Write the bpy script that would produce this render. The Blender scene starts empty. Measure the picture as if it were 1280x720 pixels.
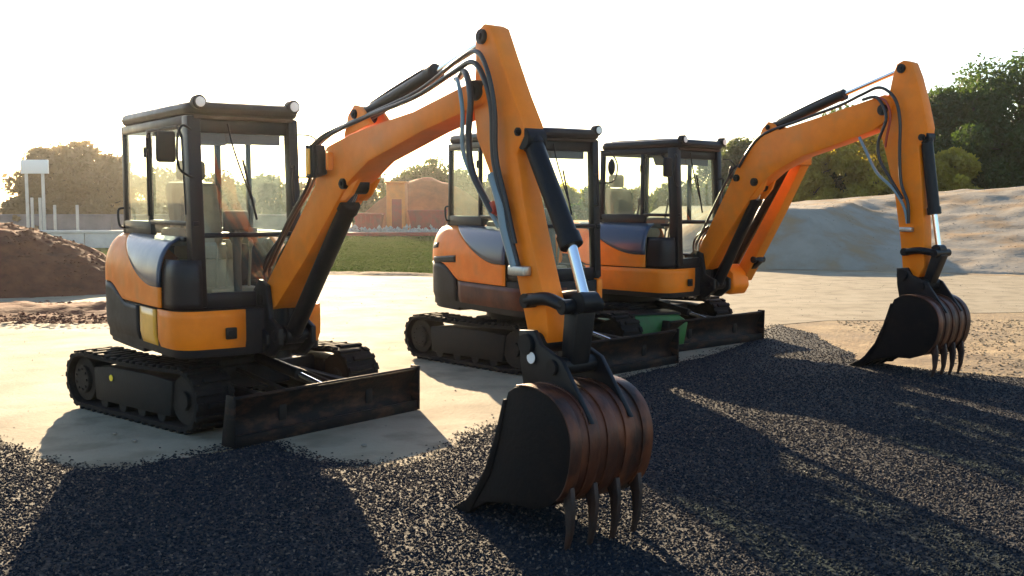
import bpy, bmesh, math, random
import numpy as np
from mathutils import Vector, Matrix, noise
from math import radians as R, sin, cos, pi
random.seed(7); rng = np.random.default_rng(7)
scene = bpy.context.scene
COL = scene.collection

# ------------------------------------------------------------------ camera
HOR = 251.0; F = 1304.0; CAMH = 1.72
PITCH = math.atan((360-HOR)/F)
cam = bpy.data.cameras.new('camera'); co = bpy.data.objects.new('camera', cam); COL.objects.link(co)
co.location = (0, 0, CAMH); co.rotation_euler = (pi/2-PITCH, 0, 0)
cam.sensor_width = 36; cam.lens = F/1280*36; cam.clip_start = .05; cam.clip_end = 2000
scene.camera = co

def at(px, py, Y):
    """a point of the place at distance Y, read off the photograph's survey"""
    return ((px-640)/F*Y, Y, CAMH+(HOR-py)/F*Y)

# ------------------------------------------------------------------ world and sun
SUN_EL = R(15.0); SUN_AZ = math.atan((285-640)/F)       # azimuth from +Y towards +X
w = bpy.data.worlds.new('World'); scene.world = w; w.use_nodes = True
nt = w.node_tree; nt.nodes.clear()
sky = nt.nodes.new('ShaderNodeTexSky'); sky.sky_type = 'NISHITA'; sky.sun_disc = False
sky.sun_elevation = SUN_EL; sky.sun_rotation = SUN_AZ; sky.air_density = 1.0; sky.dust_density = .8; sky.ozone_density = 2.0
bg = nt.nodes.new('ShaderNodeBackground'); bg.inputs[1].default_value = .085
out = nt.nodes.new('ShaderNodeOutputWorld')
nt.links.new(sky.outputs[0], bg.inputs[0]); nt.links.new(bg.outputs[0], out.inputs[0])
sl = bpy.data.lights.new('sun', 'SUN'); so = bpy.data.objects.new('sun', sl); COL.objects.link(so)
sl.energy = 5; sl.angle = R(.55); sl.color = (1, .76, .48)
sd = Vector((sin(SUN_AZ)*cos(SUN_EL), cos(SUN_AZ)*cos(SUN_EL), sin(SUN_EL)))
so.rotation_euler = sd.to_track_quat('Z', 'Y').to_euler()
vs = scene.view_settings; vs.view_transform = 'Standard'; vs.look = 'None'; vs.gamma = 1; vs.exposure = 2.0
vs.use_curve_mapping = False

# ------------------------------------------------------------------ materials
def mat(name, col, rough=.5, metal=0, col2=None, nscale=8, amt=.5, bump=0, bscale=60, coat=0, detail=6,
        spec=.5, transl=0, tcol=None, third=None, tscale=1.5, sharp=.15, stretch=None):
    m = bpy.data.materials.new(name); m.use_nodes = True
    n = m.node_tree.nodes; l = m.node_tree.links; b = n['Principled BSDF']
    b.inputs['Base Color'].default_value = (*col, 1); b.inputs['Roughness'].default_value = rough
    b.inputs['Metallic'].default_value = metal; b.inputs['Coat Weight'].default_value = coat
    b.inputs['Coat Roughness'].default_value = .12; b.inputs['Specular IOR Level'].default_value = spec
    tc = n.new('ShaderNodeTexCoord'); vec = tc.outputs['Object']
    if stretch:
        mp = n.new('ShaderNodeMapping'); mp.inputs['Scale'].default_value = stretch
        l.new(vec, mp.inputs[0]); vec = mp.outputs[0]
    csock = None
    if col2:
        nz = n.new('ShaderNodeTexNoise'); nz.inputs['Scale'].default_value = nscale; nz.inputs['Detail'].default_value = detail
        nz.inputs['Roughness'].default_value = .65
        l.new(vec, nz.inputs['Vector'])
        rp = n.new('ShaderNodeValToRGB'); rp.color_ramp.elements[0].position = amt-sharp; rp.color_ramp.elements[1].position = amt+sharp
        rp.color_ramp.elements[0].color = (*col, 1); rp.color_ramp.elements[1].color = (*col2, 1)
        l.new(nz.outputs['Fac'], rp.inputs[0]); csock = rp.outputs[0]
        rr = n.new('ShaderNodeMapRange'); rr.inputs['To Min'].default_value = max(rough-.1, .03); rr.inputs['To Max'].default_value = min(rough+.25, 1)
        l.new(nz.outputs['Fac'], rr.inputs[0]); l.new(rr.outputs[0], b.inputs['Roughness'])
    if third:
        n2 = n.new('ShaderNodeTexNoise'); n2.inputs['Scale'].default_value = tscale; n2.inputs['Detail'].default_value = 8
        l.new(vec, n2.inputs['Vector'])
        r2 = n.new('ShaderNodeMapRange'); r2.inputs['From Min'].default_value = .48; r2.inputs['From Max'].default_value = .68
        l.new(n2.outputs['Fac'], r2.inputs[0])
        mx = n.new('ShaderNodeMix'); mx.data_type = 'RGBA'; l.new(r2.outputs[0], mx.inputs[0])
        mx.inputs[6].default_value = (*col, 1)
        if csock: l.new(csock, mx.inputs[6])
        mx.inputs[7].default_value = (*third, 1); csock = mx.outputs[2]
    if csock: l.new(csock, b.inputs['Base Color'])
    if bump:
        nb = n.new('ShaderNodeTexNoise'); nb.inputs['Scale'].default_value = bscale; nb.inputs['Detail'].default_value = 5
        l.new(vec, nb.inputs['Vector'])
        bp = n.new('ShaderNodeBump'); bp.inputs['Strength'].default_value = bump; bp.inputs['Distance'].default_value = .02
        l.new(nb.outputs['Fac'], bp.inputs['Height']); l.new(bp.outputs[0], b.inputs['Normal'])
    if transl:
        tr = n.new('ShaderNodeBsdfTranslucent'); tr.inputs[0].default_value = (*(tcol or col), 1)
        ms = n.new('ShaderNodeMixShader'); ms.inputs[0].default_value = transl
        l.new(b.outputs[0], ms.inputs[1]); l.new(tr.outputs[0], ms.inputs[2])
        l.new(ms.outputs[0], n['Material Output'].inputs[0])
    return m

M = {}
M['orange'] = mat('orange_paint', (.90, .222, .004), .46, col2=(.79, .18, .005), nscale=5, amt=.55, coat=.06, spec=.28, bump=.02, bscale=9,
                  third=(.74, .20, .016), tscale=4.5)
M['orange2'] = mat('dulled_orange_paint', (.62, .20, .012), .6, col2=(.50, .17, .02), nscale=5, amt=.55, spec=.2)  # orange dulled in colour to offset the sunlit red glow on the side boom
M['amber'] = mat('amber_paint', (.85, .40, .02), .35, coat=.3, col2=(.72, .33, .03), nscale=6, amt=.5)
M['black'] = mat('black_paint', (.004, .005, .007), .42, col2=(.010, .010, .010), nscale=9, amt=.58, bump=.04, bscale=40, coat=.05, spec=.22)
M['gloss'] = mat('glossy_sky_tint_panel', (.018, .034, .07), .3, col2=(.024, .044, .085), nscale=6, amt=.5, coat=.25)  # blue sky reflection put into the black panel's base colour
M['charcoal'] = mat('charcoal_plastic', (.010, .010, .012), .5, col2=(.017, .015, .014), nscale=8, amt=.55, bump=.05, bscale=120, spec=.22)
M['frame'] = mat('cab_frame_paint', (.006, .007, .010), .38, col2=(.012, .011, .012), nscale=7, amt=.6, coat=.08, spec=.22)
M['rubber'] = mat('track_rubber', (.004, .004, .0045), .75, col2=(.015, .0125, .010), nscale=14, amt=.62, bump=.2, bscale=60, spec=.22)
M['steelframe'] = mat('dusty_steel', (.007, .007, .007), .6, col2=(.019, .016, .013), nscale=9, amt=.55, bump=.1, bscale=50, spec=.22)
M['shaded_orange'] = mat('shaded_orange_paint', (.13, .030, .010), .45, col2=(.06, .018, .010), nscale=4, amt=.5, spec=.3)  # orange skirt paint with its shade put into the colour
M['blade'] = mat('worn_blade_steel', (.007, .007, .008), .45, metal=0, col2=(.07, .035, .02), nscale=5, amt=.62, bump=.12, bscale=30, stretch=(1, 1, 2.5), spec=.1)
M['rust'] = mat('rusty_bucket_steel', (.085, .024, .011), .42, metal=.35, col2=(.014, .009, .008), nscale=6, amt=.5, bump=.15, bscale=40,
                third=(.15, .045, .018), tscale=9, stretch=(1, 1, .45))
M['darkrust'] = mat('dark_rusty_steel', (.045, .018, .011), .5, metal=.2, col2=(.016, .010, .009), nscale=9, amt=.5, bump=.2, bscale=50)
M['bucketside'] = mat('dark_bucket_steel', (.006, .0055, .006), .55, metal=0, col2=(.016, .011, .009), nscale=7, amt=.6, bump=.12, bscale=40, spec=.1)
M['chrome'] = mat('chrome_rod', (.72, .73, .75), .14, metal=1)
M['hose'] = mat('black_hose', (.016, .016, .018), .42)
M['bluehose'] = mat('grey_blue_hose', (.16, .23, .26), .45)
M['redtag'] = mat('red_sleeve', (.35, .04, .02), .5)
M['white'] = mat('white_plastic', (.75, .75, .72), .4)
M['yellow'] = mat('yellow_sticker', (.85, .62, .03), .45)
M['seat'] = mat('tan_seat_vinyl', (.20, .155, .10), .6, col2=(.26, .21, .14), nscale=9, amt=.5, bump=.1, bscale=80)
M['interior'] = mat('cab_interior_plastic', (.06, .055, .048), .6, col2=(.09, .08, .065), nscale=6, amt=.5)
M['liner'] = mat('cab_headliner', (.06, .042, .036), .8)
M['lampglass'] = mat('lamp_lens', (.75, .74, .68), .12, coat=.8, bump=.3, bscale=60)
M['greenpaint'] = mat('green_paint', (.006, .11, .012), .45, col2=(.012, .07, .012), nscale=5, amt=.55)
M['alu'] = mat('bare_aluminium', (.55, .54, .5), .35, metal=.9, col2=(.35, .33, .3), nscale=10, amt=.5)

def glass(name, tint, dust, dcol):
    m = bpy.data.materials.new(name); m.use_nodes = True
    n = m.node_tree.nodes; l = m.node_tree.links; n.remove(n['Principled BSDF'])
    t = n.new('ShaderNodeBsdfTransparent'); t.inputs[0].default_value = (*tint, 1)
    g = n.new('ShaderNodeBsdfGlossy'); g.inputs['Roughness'].default_value = .03
    fr = n.new('ShaderNodeFresnel'); fr.inputs[0].default_value = 1.5
    geo = n.new('ShaderNodeNewGeometry'); inv = n.new('ShaderNodeMath'); inv.operation = 'SUBTRACT'; inv.inputs[0].default_value = 1; l.new(geo.outputs['Backfacing'], inv.inputs[1])
    mu = n.new('ShaderNodeMath'); mu.operation = 'MULTIPLY'; l.new(fr.outputs[0], mu.inputs[0]); l.new(inv.outputs[0], mu.inputs[1])
    m1 = n.new('ShaderNodeMixShader'); l.new(mu.outputs[0], m1.inputs[0]); l.new(t.outputs[0], m1.inputs[1]); l.new(g.outputs[0], m1.inputs[2])
    d = n.new('ShaderNodeBsdfDiffuse'); d.inputs[0].default_value = (*dcol, 1)
    tr = n.new('ShaderNodeBsdfTranslucent'); tr.inputs[0].default_value = (*dcol, 1)
    md = n.new('ShaderNodeMixShader'); md.inputs[0].default_value = .6
    l.new(d.outputs[0], md.inputs[1]); l.new(tr.outputs[0], md.inputs[2])
    tc = n.new('ShaderNodeTexCoord'); mp = n.new('ShaderNodeMapping'); mp.inputs['Scale'].default_value = (4, 4, 1.2)
    nz = n.new('ShaderNodeTexNoise'); nz.inputs['Scale'].default_value = 2.5; nz.inputs['Detail'].default_value = 8
    l.new(tc.outputs['Object'], mp.inputs[0]); l.new(mp.outputs[0], nz.inputs['Vector'])
    mr = n.new('ShaderNodeMapRange'); mr.inputs['From Min'].default_value = .3; mr.inputs['From Max'].default_value = .75
    mr.inputs['To Min'].default_value = dust*.5; mr.inputs['To Max'].default_value = dust*1.7
    l.new(nz.outputs['Fac'], mr.inputs[0])
    mv = n.new('ShaderNodeMath'); mv.operation = 'MULTIPLY'; l.new(mr.outputs[0], mv.inputs[0]); l.new(inv.outputs[0], mv.inputs[1])
    m2 = n.new('ShaderNodeMixShader'); l.new(mv.outputs[0], m2.inputs[0]); l.new(m1.outputs[0], m2.inputs[1]); l.new(md.outputs[0], m2.inputs[2])
    l.new(m2.outputs[0], n['Material Output'].inputs[0]); return m
M['glass'] = glass('dusty_cab_glass', (.88, .93, .90), .07, (.75, .78, .70))
M['clearglass'] = glass('clear_cab_glass', (.94, .97, .95), .03, (.75, .78, .70))

# ------------------------------------------------------------------ mesh helpers
def tag(o, label=None, cat=None, group=None, kind=None):
    if label: o['label'] = label
    if cat: o['category'] = cat
    if group: o['group'] = group
    if kind: o['kind'] = kind
    return o

class MB:
    def __init__(s, mtx=None): s.bm = bmesh.new(); s.m = mtx or Matrix()
    def _merge(s, b, mtx=None):
        me = bpy.data.meshes.new('t'); b.to_mesh(me); b.free()
        if mtx: me.transform(mtx)
        s.bm.from_mesh(me); bpy.data.meshes.remove(me); return s
    def box(s, c, d, bev=.006, rot=None):
        b = bmesh.new(); bmesh.ops.create_cube(b, size=1); bmesh.ops.scale(b, vec=d, verts=b.verts)
        if bev: bmesh.ops.bevel(b, geom=b.edges[:], offset=min(bev, min(d)*.45), segments=2, affect='EDGES', profile=.5)
        m = Matrix.Translation(c)
        if rot: m = m @ rot
        return s._merge(b, m)
    def prism(s, pts, y0, y1, bev=.008, seg=2):
        """polygon in the x-z plane, extruded from y0 to y1"""
        b = bmesh.new()
        vs_ = [b.verts.new((p[0], y0, p[1])) for p in pts]
        f = b.faces.new(vs_)
        r = bmesh.ops.extrude_face_region(b, geom=[f])
        for v in r['geom']:
            if isinstance(v, bmesh.types.BMVert): v.co.y = y1
        bmesh.ops.recalc_face_normals(b, faces=b.faces)
        if bev:
            es = [e for e in b.edges if abs(e.verts[0].co.y-e.verts[1].co.y) < 1e-6 or (len(e.link_faces) == 2 and e.calc_face_angle(0) > .7)]
            bmesh.ops.bevel(b, geom=es, offset=bev, segments=seg, affect='EDGES', profile=.5, clamp_overlap=True)
        return s._merge(b)
    def plan(s, pts, z0, z1, bev=.008):
        b = bmesh.new()
        f = b.faces.new([b.verts.new((p[0], p[1], z0)) for p in pts])
        r = bmesh.ops.extrude_face_region(b, geom=[f])
        for v in r['geom']:
            if isinstance(v, bmesh.types.BMVert): v.co.z = z1
        bmesh.ops.recalc_face_normals(b, faces=b.faces)
        if bev:
            es = [e for e in b.edges if abs(e.verts[0].co.z-e.verts[1].co.z) < 1e-6 or (len(e.link_faces) == 2 and e.calc_face_angle(0) > .7)]
            bmesh.ops.bevel(b, geom=es, offset=bev, segments=2, affect='EDGES', profile=.5, clamp_overlap=True)
        return s._merge(b)
    def cyl(s, p0, p1, r, r2=None, n=20, bev=.004):
        p0 = Vector(p0); p1 = Vector(p1); d = p1-p0
        b = bmesh.new(); bmesh.ops.create_cone(b, cap_ends=True, segments=n, radius1=r, radius2=r if r2 is None else r2, depth=d.length)
        if bev:
            es = [e for e in b.edges if len(e.link_faces) == 2 and e.calc_face_angle(0) > .9]
            bmesh.ops.bevel(b, geom=es, offset=min(bev, r*.4), segments=2, affect='EDGES')
        return s._merge(b, Matrix.Translation((p0+p1)/2) @ d.to_track_quat('Z', 'Y').to_matrix().to_4x4())
    def ell(s, c, r, sub=2, rot=None):
        b = bmesh.new(); bmesh.ops.create_icosphere(b, subdivisions=sub, radius=1); bmesh.ops.scale(b, vec=r, verts=b.verts)
        m = Matrix.Translation(c)
        if rot: m = m @ rot
        return s._merge(b, m)
    def tube(s, pts, r, n=10, smooth=True, rs=None):
        P = [Vector(p) for p in pts]
        if smooth and len(P) > 2:
            Q = []
            for i in range(len(P)-1):
                a = P[max(i-1, 0)]; b_ = P[i]; c = P[i+1]; d = P[min(i+2, len(P)-1)]
                for k in range(6):
                    t = k/6
                    Q.append(.5*((2*b_)+(c-a)*t+(2*a-5*b_+4*c-d)*t*t+(3*b_-a-3*c+d)*t**3))
            Q.append(P[-1]); P = Q
        b = bmesh.new(); rings = []; up = Vector((.13, .2, 1)).normalized()
        for i, p in enumerate(P):
            tdir = (P[min(i+1, len(P)-1)]-P[max(i-1, 0)]).normalized()
            x = tdir.cross(up)
            if x.length < .1: x = tdir.cross(Vector((1, 0, 0)))
            x.normalize(); y = x.cross(tdir)
            rad = r if rs is None else rs[0]+(rs[1]-rs[0])*i/(len(P)-1)
            rings.append([b.verts.new(p+(x*cos(2*pi*k/n)+y*sin(2*pi*k/n))*rad) for k in range(n)])
        for i in range(len(rings)-1):
            for k in range(n): b.faces.new((rings[i][k], rings[i][(k+1) % n], rings[i+1][(k+1) % n], rings[i+1][k]))
        b.faces.new(rings[0][::-1]); b.faces.new(rings[-1])
        bmesh.ops.recalc_face_normals(b, faces=b.faces)
        return s._merge(b)
    def grid(s, rows):
        b = bmesh.new(); V = [[b.verts.new(p) for p in r] for r in rows]
        for i in range(len(V)-1):
            for k in range(len(V[0])-1):
                q = (V[i][k], V[i][k+1], V[i+1][k+1], V[i+1][k])
                b.faces.new(q)
        bmesh.ops.remove_doubles(b, verts=b.verts, dist=1e-5)
        return s._merge(b)
    def build(s, name, m, parent=None, solid=0, ang=38, loc=None):
        me = bpy.data.meshes.new(name); s.bm.to_mesh(me); s.bm.free(); me.transform(s.m)
        me.materials.append(m)
        me.polygons.foreach_set('use_smooth', [True]*len(me.polygons)); me.set_sharp_from_angle(angle=R(ang))
        o = bpy.data.objects.new(name, me); COL.objects.link(o)
        if parent: o.parent = parent
        if solid:
            sm = o.modifiers.new('solid', 'SOLIDIFY'); sm.thickness = solid; sm.offset = 1
        return o

def mesh_np(name, V, Fq, m, parent=None, smooth=False):
    V = np.asarray(V, np.float32); Fq = np.asarray(Fq, np.int32); k = Fq.shape[1]
    me = bpy.data.meshes.new(name); me.vertices.add(len(V)); me.vertices.foreach_set('co', V.ravel())
    me.loops.add(Fq.size); me.loops.foreach_set('vertex_index', Fq.ravel())
    me.polygons.add(len(Fq)); me.polygons.foreach_set('loop_start', np.arange(0, Fq.size, k, dtype=np.int32))
    me.polygons.foreach_set('use_smooth', np.full(len(Fq), smooth))
    me.update(calc_edges=True); me.materials.append(m)
    o = bpy.data.objects.new(name, me); COL.objects.link(o)
    if parent: o.parent = parent
    return o

# ------------------------------------------------------------------ the excavators
def body_outline():
    """plan of the rotating body, counter-clockwise from the near front corner round the tail to the far front corner, with x, y"""
    P = []
    def arc(cx, cy, rx, ry, a0, a1, n):
        for i in range(n+1):
            a = a0+(a1-a0)*i/n; P.append((cx+rx*cos(a), cy+ry*sin(a)))
    P.append((1.24, -.30)); P.append((1.235, -.45))
    arc(1.02, -.60, .20, .20, 0, -pi/2, 8)
    for x in np.linspace(.95, -.35, 24): P.append((float(x), -.80-.012*sin((x+.35)*2)))
    arc(-.40, -.20, .66, .60, -pi/2, -pi, 14)
    P.append((-1.075, 0.))
    arc(-.40, .20, .66, .60, pi, pi/2, 14)
    for x in np.linspace(-.30, .95, 16): P.append((float(x), .80))
    arc(1.0, .56, .24, .24, pi/2, 0, 8)
    P.append((1.24, .34))
    return P
OUTL = body_outline()
def outl_normals():
    n = []
    for i in range(len(OUTL)):
        a = OUTL[max(i-1, 0)]; b = OUTL[min(i+1, len(OUTL)-1)]
        t = Vector((b[0]-a[0], b[1]-a[1])).normalized(); n.append((t.y*-1, t.x))
    return n
OUT0 = list(OUTL); OUTN = outl_normals()       # points outwards after sign fix below
def inset(z):
    if z < .72: return .05*(.72-z)/.15
    if z < 1.12: return 0
    t = (z-1.12)/.34
    return .20*(1-math.sqrt(max(0, 1-min(t, 1)**2.2)))
def wall_pt(i, z, off=0):
    x, y = OUTL[i]; nx, ny = OUTN[i]
    c = Vector((x-.1, y*1.0)); 
    if nx*c.x+ny*c.y < 0: nx, ny = -nx, -ny
    d = -inset(z)+off
    return (x+nx*d, y+ny*d, z)

def smooth(a, b, t):
    t = max(0, min(1, (t-a)/(b-a))); return t*t*(3-2*t)

def excavator(label, O, hu, hh, ha, pose, door='near'):
    """O slew centre on the ground, hu heading of the tracks, hh of the body, ha of the boom (world angles)"""
    root = bpy.data.objects.new('excavator', None); COL.objects.link(root)
    root.location = (O[0], O[1], pose.get('z', 0)); root.rotation_euler = (0, 0, hu); root.empty_display_size = .5
    tag(root, label, 'excavator', 'orange mini excavators parked in a row')
    HM = Matrix.Rotation(hh-hu, 4, 'Z')
    global OUTL, OUTN
    OUTL = [(a*(pose.get('tail', 1) if a < -.3 else 1)+(.3*(pose.get('tail', 1)-1) if a < -.3 else 0), b if b < 0 else b*(1-(1-pose.get('far', 1))*smooth(-.5, .5, a))) for a, b in OUT0]; OUTN = outl_normals()
    # ---------------- undercarriage
    Wd = .88; TW = .32; Lh = .74; Rr = .245
    for sgn in (-1, 1):
        yc = sgn*(Wd-TW/2)
        # belt: stadium loop with lugs
        def loop(r):
            pts = []
            nst = 18
            zr = .25
            for i in range(nst): pts.append((-Lh+2*Lh*i/nst, zr-r))
            for i in range(12): a = -pi/2+pi*i/12; pts.append((Lh+r*cos(a), zr+r*sin(a)))
            for i in range(nst):
                x = Lh-2*Lh*i/nst; sag = .012*cos(x*3.2)
                pts.append((x, zr+r-sag))
            for i in range(12): a = pi/2+pi*i/12; pts.append((-Lh+r*cos(a), zr+r*sin(a)))
            return pts
        mb = MB(); outer = loop(Rr-.022); inner = loop(Rr-.05); n = len(outer)
        rows = []
        for k in range(n+1):
            o_, i_ = outer[k % n], inner[k % n]
            y0, y1 = yc-TW/2, yc+TW/2
            rows.append([(o_[0], y0, o_[1]), (o_[0], y1, o_[1]), (i_[0], y1, i_[1]), (i_[0], y0, i_[1]), (o_[0], y0, o_[1])])
        mb.grid(rows)
        # lugs
        tot = []
        fine = loop(Rr-.012)
        fine = [Vector((p[0], 0, p[1])) for p in fine]+[Vector((fine[0][0], 0, fine[0][1]))]
        L = [0]
        for a, b in zip(fine, fine[1:]): L.append(L[-1]+(b-a).length)
        nl = 46
        for k in range(nl):
            s_ = L[-1]*k/nl; j = max(i for i in range(len(L)) if L[i] <= s_+1e-9); j = min(j, len(fine)-2)
            t = (s_-L[j])/(L[j+1]-L[j]); p = fine[j].lerp(fine[j+1], t); dr = (fine[j+1]-fine[j]).normalized()
            ang = math.atan2(-dr.z, dr.x)
            off = .045 if k % 2 else -.045
            mb.box((p.x, yc+off, p.z), (.042, TW-.09, .026), .006, Matrix.Rotation(ang, 4, 'Y'))
            mb.box((p.x, yc-off*3, p.z), (.06, .05, .018), .004, Matrix.Rotation(ang, 4, 'Y'))
        tr = mb.build('track', M['rubber'], root, ang=50)
        yo = yc+sgn*(TW/2-.03)        # outer face plane
        ys = sorted((yo, yc-sgn*(TW/2-.03)))
        m2 = MB(); m2.prism([(-.54, .105), (.56, .105), (.60, .38), (.30, .40), (-.30, .40), (-.56, .37)], ys[0], ys[1], .012)
        m2.box((0, (ys[0]+ys[1])/2, .14), (1.15, .10, .09), .01)
        tf = m2.build('track_frame', M['steelframe'], tr)
        if sgn < 0 and pose.get('badge'):
            m3 = MB(); m3.cyl((-.28, ys[0]-.002, .31), (-.28, ys[0]-.008, .31), .026, n=16, bev=.001)
            tag(m3.build('sticker', M['yellow'], tr), 'round yellow sticker')
        m3 = MB()
        m3.cyl((-Lh, ys[0]+.02, .25), (-Lh, ys[1]-.02, .25), .18, n=28); m3.cyl((-Lh, ys[0]-.012, .25), (-Lh, ys[1]+.012, .25), .115, n=24)
        for k in range(9):
            a = 2*pi*k/9; m3.cyl((-Lh+.085*cos(a), ys[0]-.022, .25+.085*sin(a)), (-Lh+.085*cos(a), ys[1]+.022, .25+.085*sin(a)), .011, n=6, bev=0)
        m3.build('sprocket', M['steelframe'], tr)
        m3 = MB(); m3.cyl((Lh, ys[0]+.02, .25), (Lh, ys[1]-.02, .25), .185, n=28); m3.cyl((Lh, ys[0]-.008, .25), (Lh, ys[1]+.008, .25), .07, n=20)
        m3.build('idler', M['steelframe'], tr)
        for x in (-.42, -.14, .14, .42):
            m3 = MB(); m3.cyl((x, ys[0]+.01, .105), (x, ys[1]-.01, .105), .058, n=18); m3.build('roller', M['steelframe'], tr)
    mb = MB(); mb.box((0, 0, .34), (.95, 1.20, .14), .02)
    mb.prism([(-.5, .22), (.5, .22), (.42, .46), (-.42, .46)], -.32, .32, .02); mb.build('undercarriage_frame', M['steelframe'], root)
    mb = MB(); mb.cyl((0, 0, .44), (0, 0, .60), .36, n=36); mb.cyl((0, 0, .47), (0, 0, .56), .40, n=36); mb.build('slew_ring', M['black'], root)
    # ---------------- blade
    bx = pose.get('bx', 1.41); bz = pose.get('bz', 0.0)
    mb = MB(); prof = []
    for i in range(11):
        t = i/10; z = .01+.34*t; x = bx-.075*sin(pi*t)*1.0+.02*t
        prof.append((x, z+bz))
    outer = prof; back = [(x-.028, z) for x, z in prof][::-1]
    mb.prism(outer+back, -.88, .88, .004)
    mb.box((bx+.005, 0, .045+bz), (.022, 1.77, .085), .003)
    for y in (-.89, .89): mb.prism([(bx-.13, .01+bz), (bx+.03, .01+bz), (bx+.035, .375+bz), (bx-.06, .375+bz)], y-.008, y+.008, .003)
    mb.cyl((bx+.0, -.885, .352+bz), (bx+.0, .885, .352+bz), .014, n=10)
    bl = mb.build('dozer_blade', M['blade'], root)
    for y in (-.42, .42):
        mb = MB(); mb.prism([(.40, .22), (.46, .33), (bx-.05, .27+bz), (bx-.05, .12+bz)], y-.035, y+.035, .01); mb.build('blade_arm', M['black'], bl)
    mb = MB(); mb.cyl((.42, .05, .44), (.95, .05, .36), .045); mb.build('blade_cylinder', M['black'], bl)
    mb = MB(); mb.cyl((.95, .05, .36), (bx-.06, .05, .28+bz), .022); mb.build('blade_cylinder_rod', M['chrome'], bl)
    mb = MB(); mb.cyl((.3, -.18, .40), (bx-.06, -.2, .24+bz), .02); mb.cyl((.3, .26, .40), (bx-.06, .26, .24+bz), .016); mb.build('blade_brace', M['steelframe'], bl)

    # ---------------- rotating body
    N = len(OUTL)
    near = [i for i in range(N) if OUTL[i][1] < 0]
    def band(idx, zlo, zhi, nz, off):
        rows = []
        for k in range(nz+1):
            r = []
            for i in idx:
                a = zlo(i); b = zhi(i); z = a+(b-a)*k/nz
                r.append(wall_pt(i, z, off))
            rows.append(r)
        return rows
    iA = [i for i in range(N) if not (OUTL[i][0] > .30)]         # tail
    first = min(iA); last = max(iA)
    zl = pose.get('zl', 0)
    zc = lambda i: -zl*smooth(-.5, 0, OUTL[i][0])+(1.06-.13*smooth(-.38, .08, OUTL[i][0])) if OUTL[i][1] < 0 else 1.06-.1*smooth(-.3, .2, OUTL[i][0])
    cwx = pose.get('cwx', .42)
    ncw = min(i for i in range(N) if OUTL[i][0] <= cwx and OUTL[i][1] < 0)
    fcw = max(i for i in range(N) if OUTL[i][0] <= -.1 and OUTL[i][1] > 0)
    # inner core, dark
    mb = MB(HM)
    core = [wall_pt(i, .9, -.02)[:2] for i in range(N)]
    mb.plan(core, .60, .93, .01)
    ci = [i for i in range(N) if OUTL[i][0] <= .12]
    mb.plan([wall_pt(i, 1.4, -.04)[:2] for i in ci], .932, 1.40, .02)
    body = mb.build('body_frame', M['charcoal'], root)
    # counterweight
    idx = list(range(ncw, fcw+1))
    mb = MB(HM); mb.grid(band(idx, lambda i: .565, lambda i: zc(i)-.008, 10, 0))
    mb.build('counterweight', M['charcoal'] if pose.get('cwmat') is None else M[pose['cwmat']], root, solid=.02)
    mb = MB(HM); mb.plan([wall_pt(i, .60, -.0)[:2] for i in idx], .562, .60, .006); mb.build('counterweight_base', M['charcoal'], root)
    # skirts
    idx = list(range(0, ncw+1))
    if pose.get('amber', True):
        na = min(i for i in range(N) if OUTL[i][0] <= .80 and OUTL[i][1] < 0)
        mb = MB(HM); mb.grid(band(list(range(na, ncw)), lambda i: .615, lambda i: .925, 5, .001)); mb.build('skirt_panel', M['amber'], root, solid=.018)
        mb = MB(HM); mb.grid(band(list(range(0, na)), lambda i: .60, lambda i: .935, 6, .001)); sk = mb.build('side_skirt', M['orange'], root, solid=.02)
    else:
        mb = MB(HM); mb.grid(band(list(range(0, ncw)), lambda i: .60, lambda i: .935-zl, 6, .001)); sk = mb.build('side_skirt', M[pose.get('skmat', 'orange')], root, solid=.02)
    mb = MB(HM); x = 1.262
    mb.box((x, -.42, .77), (.02, .085, .085), .012); mb.cyl((x+.005, -.42, .77), (x+.02, -.42, .77), .026, n=18)
    mb.build('key_switch_socket', M['black'], sk)
    mb = MB(HM); mb.grid(band(list(range(fcw+1, N)), lambda i: .60, lambda i: .94, 6, .001)); mb.build('side_skirt', M['orange'], root, solid=.02)
    # hood with swoosh boundary on the near side
    def zs(i):
        x = OUTL[i][0]
        if OUTL[i][1] > 0: return 1.455
        return 1.455-.36*smooth(-.32, .75, x)**.8 if x > -.32 else 1.455
    hx = min(i for i in range(N) if OUTL[i][0] <= .94 and OUTL[i][1] < 0)
    hf = max(i for i in range(N) if OUTL[i][0] <= .14 and OUTL[i][1] > 0)
    idx = list(range(hx, hf+1))
    mb = MB(HM); mb.grid(band(idx, lambda i: (max(zc(i), .94-zl) if OUTL[i][0] > -.1 else zc(i))+.006, lambda i: zs(i)-.002, 14, 0))
    hood = mb.build('engine_hood', M['orange'], root, solid=.016)
    mb = MB(HM); mb.plan([wall_pt(i, 1.45, -.02)[:2] for i in ci], 1.402, 1.452, .018)
    mb.build('hood_top', M['orange'], hood)
    # glossy panel
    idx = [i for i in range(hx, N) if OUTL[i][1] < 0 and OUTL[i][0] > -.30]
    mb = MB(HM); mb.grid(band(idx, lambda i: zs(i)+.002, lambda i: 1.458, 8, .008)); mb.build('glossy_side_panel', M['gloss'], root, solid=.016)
    # door-side lower dark panel between hood and front corner
    idx = [i for i in range(0, hx+1)]
    mb = MB(HM); mb.grid(band([i for i in idx if OUTL[i][0] > .5 and OUTL[i][1] < -.5], lambda i: .945, lambda i: 1.30, 8, -.02)); mb.build('step_panel', M['frame'], root, solid=.012)
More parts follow.
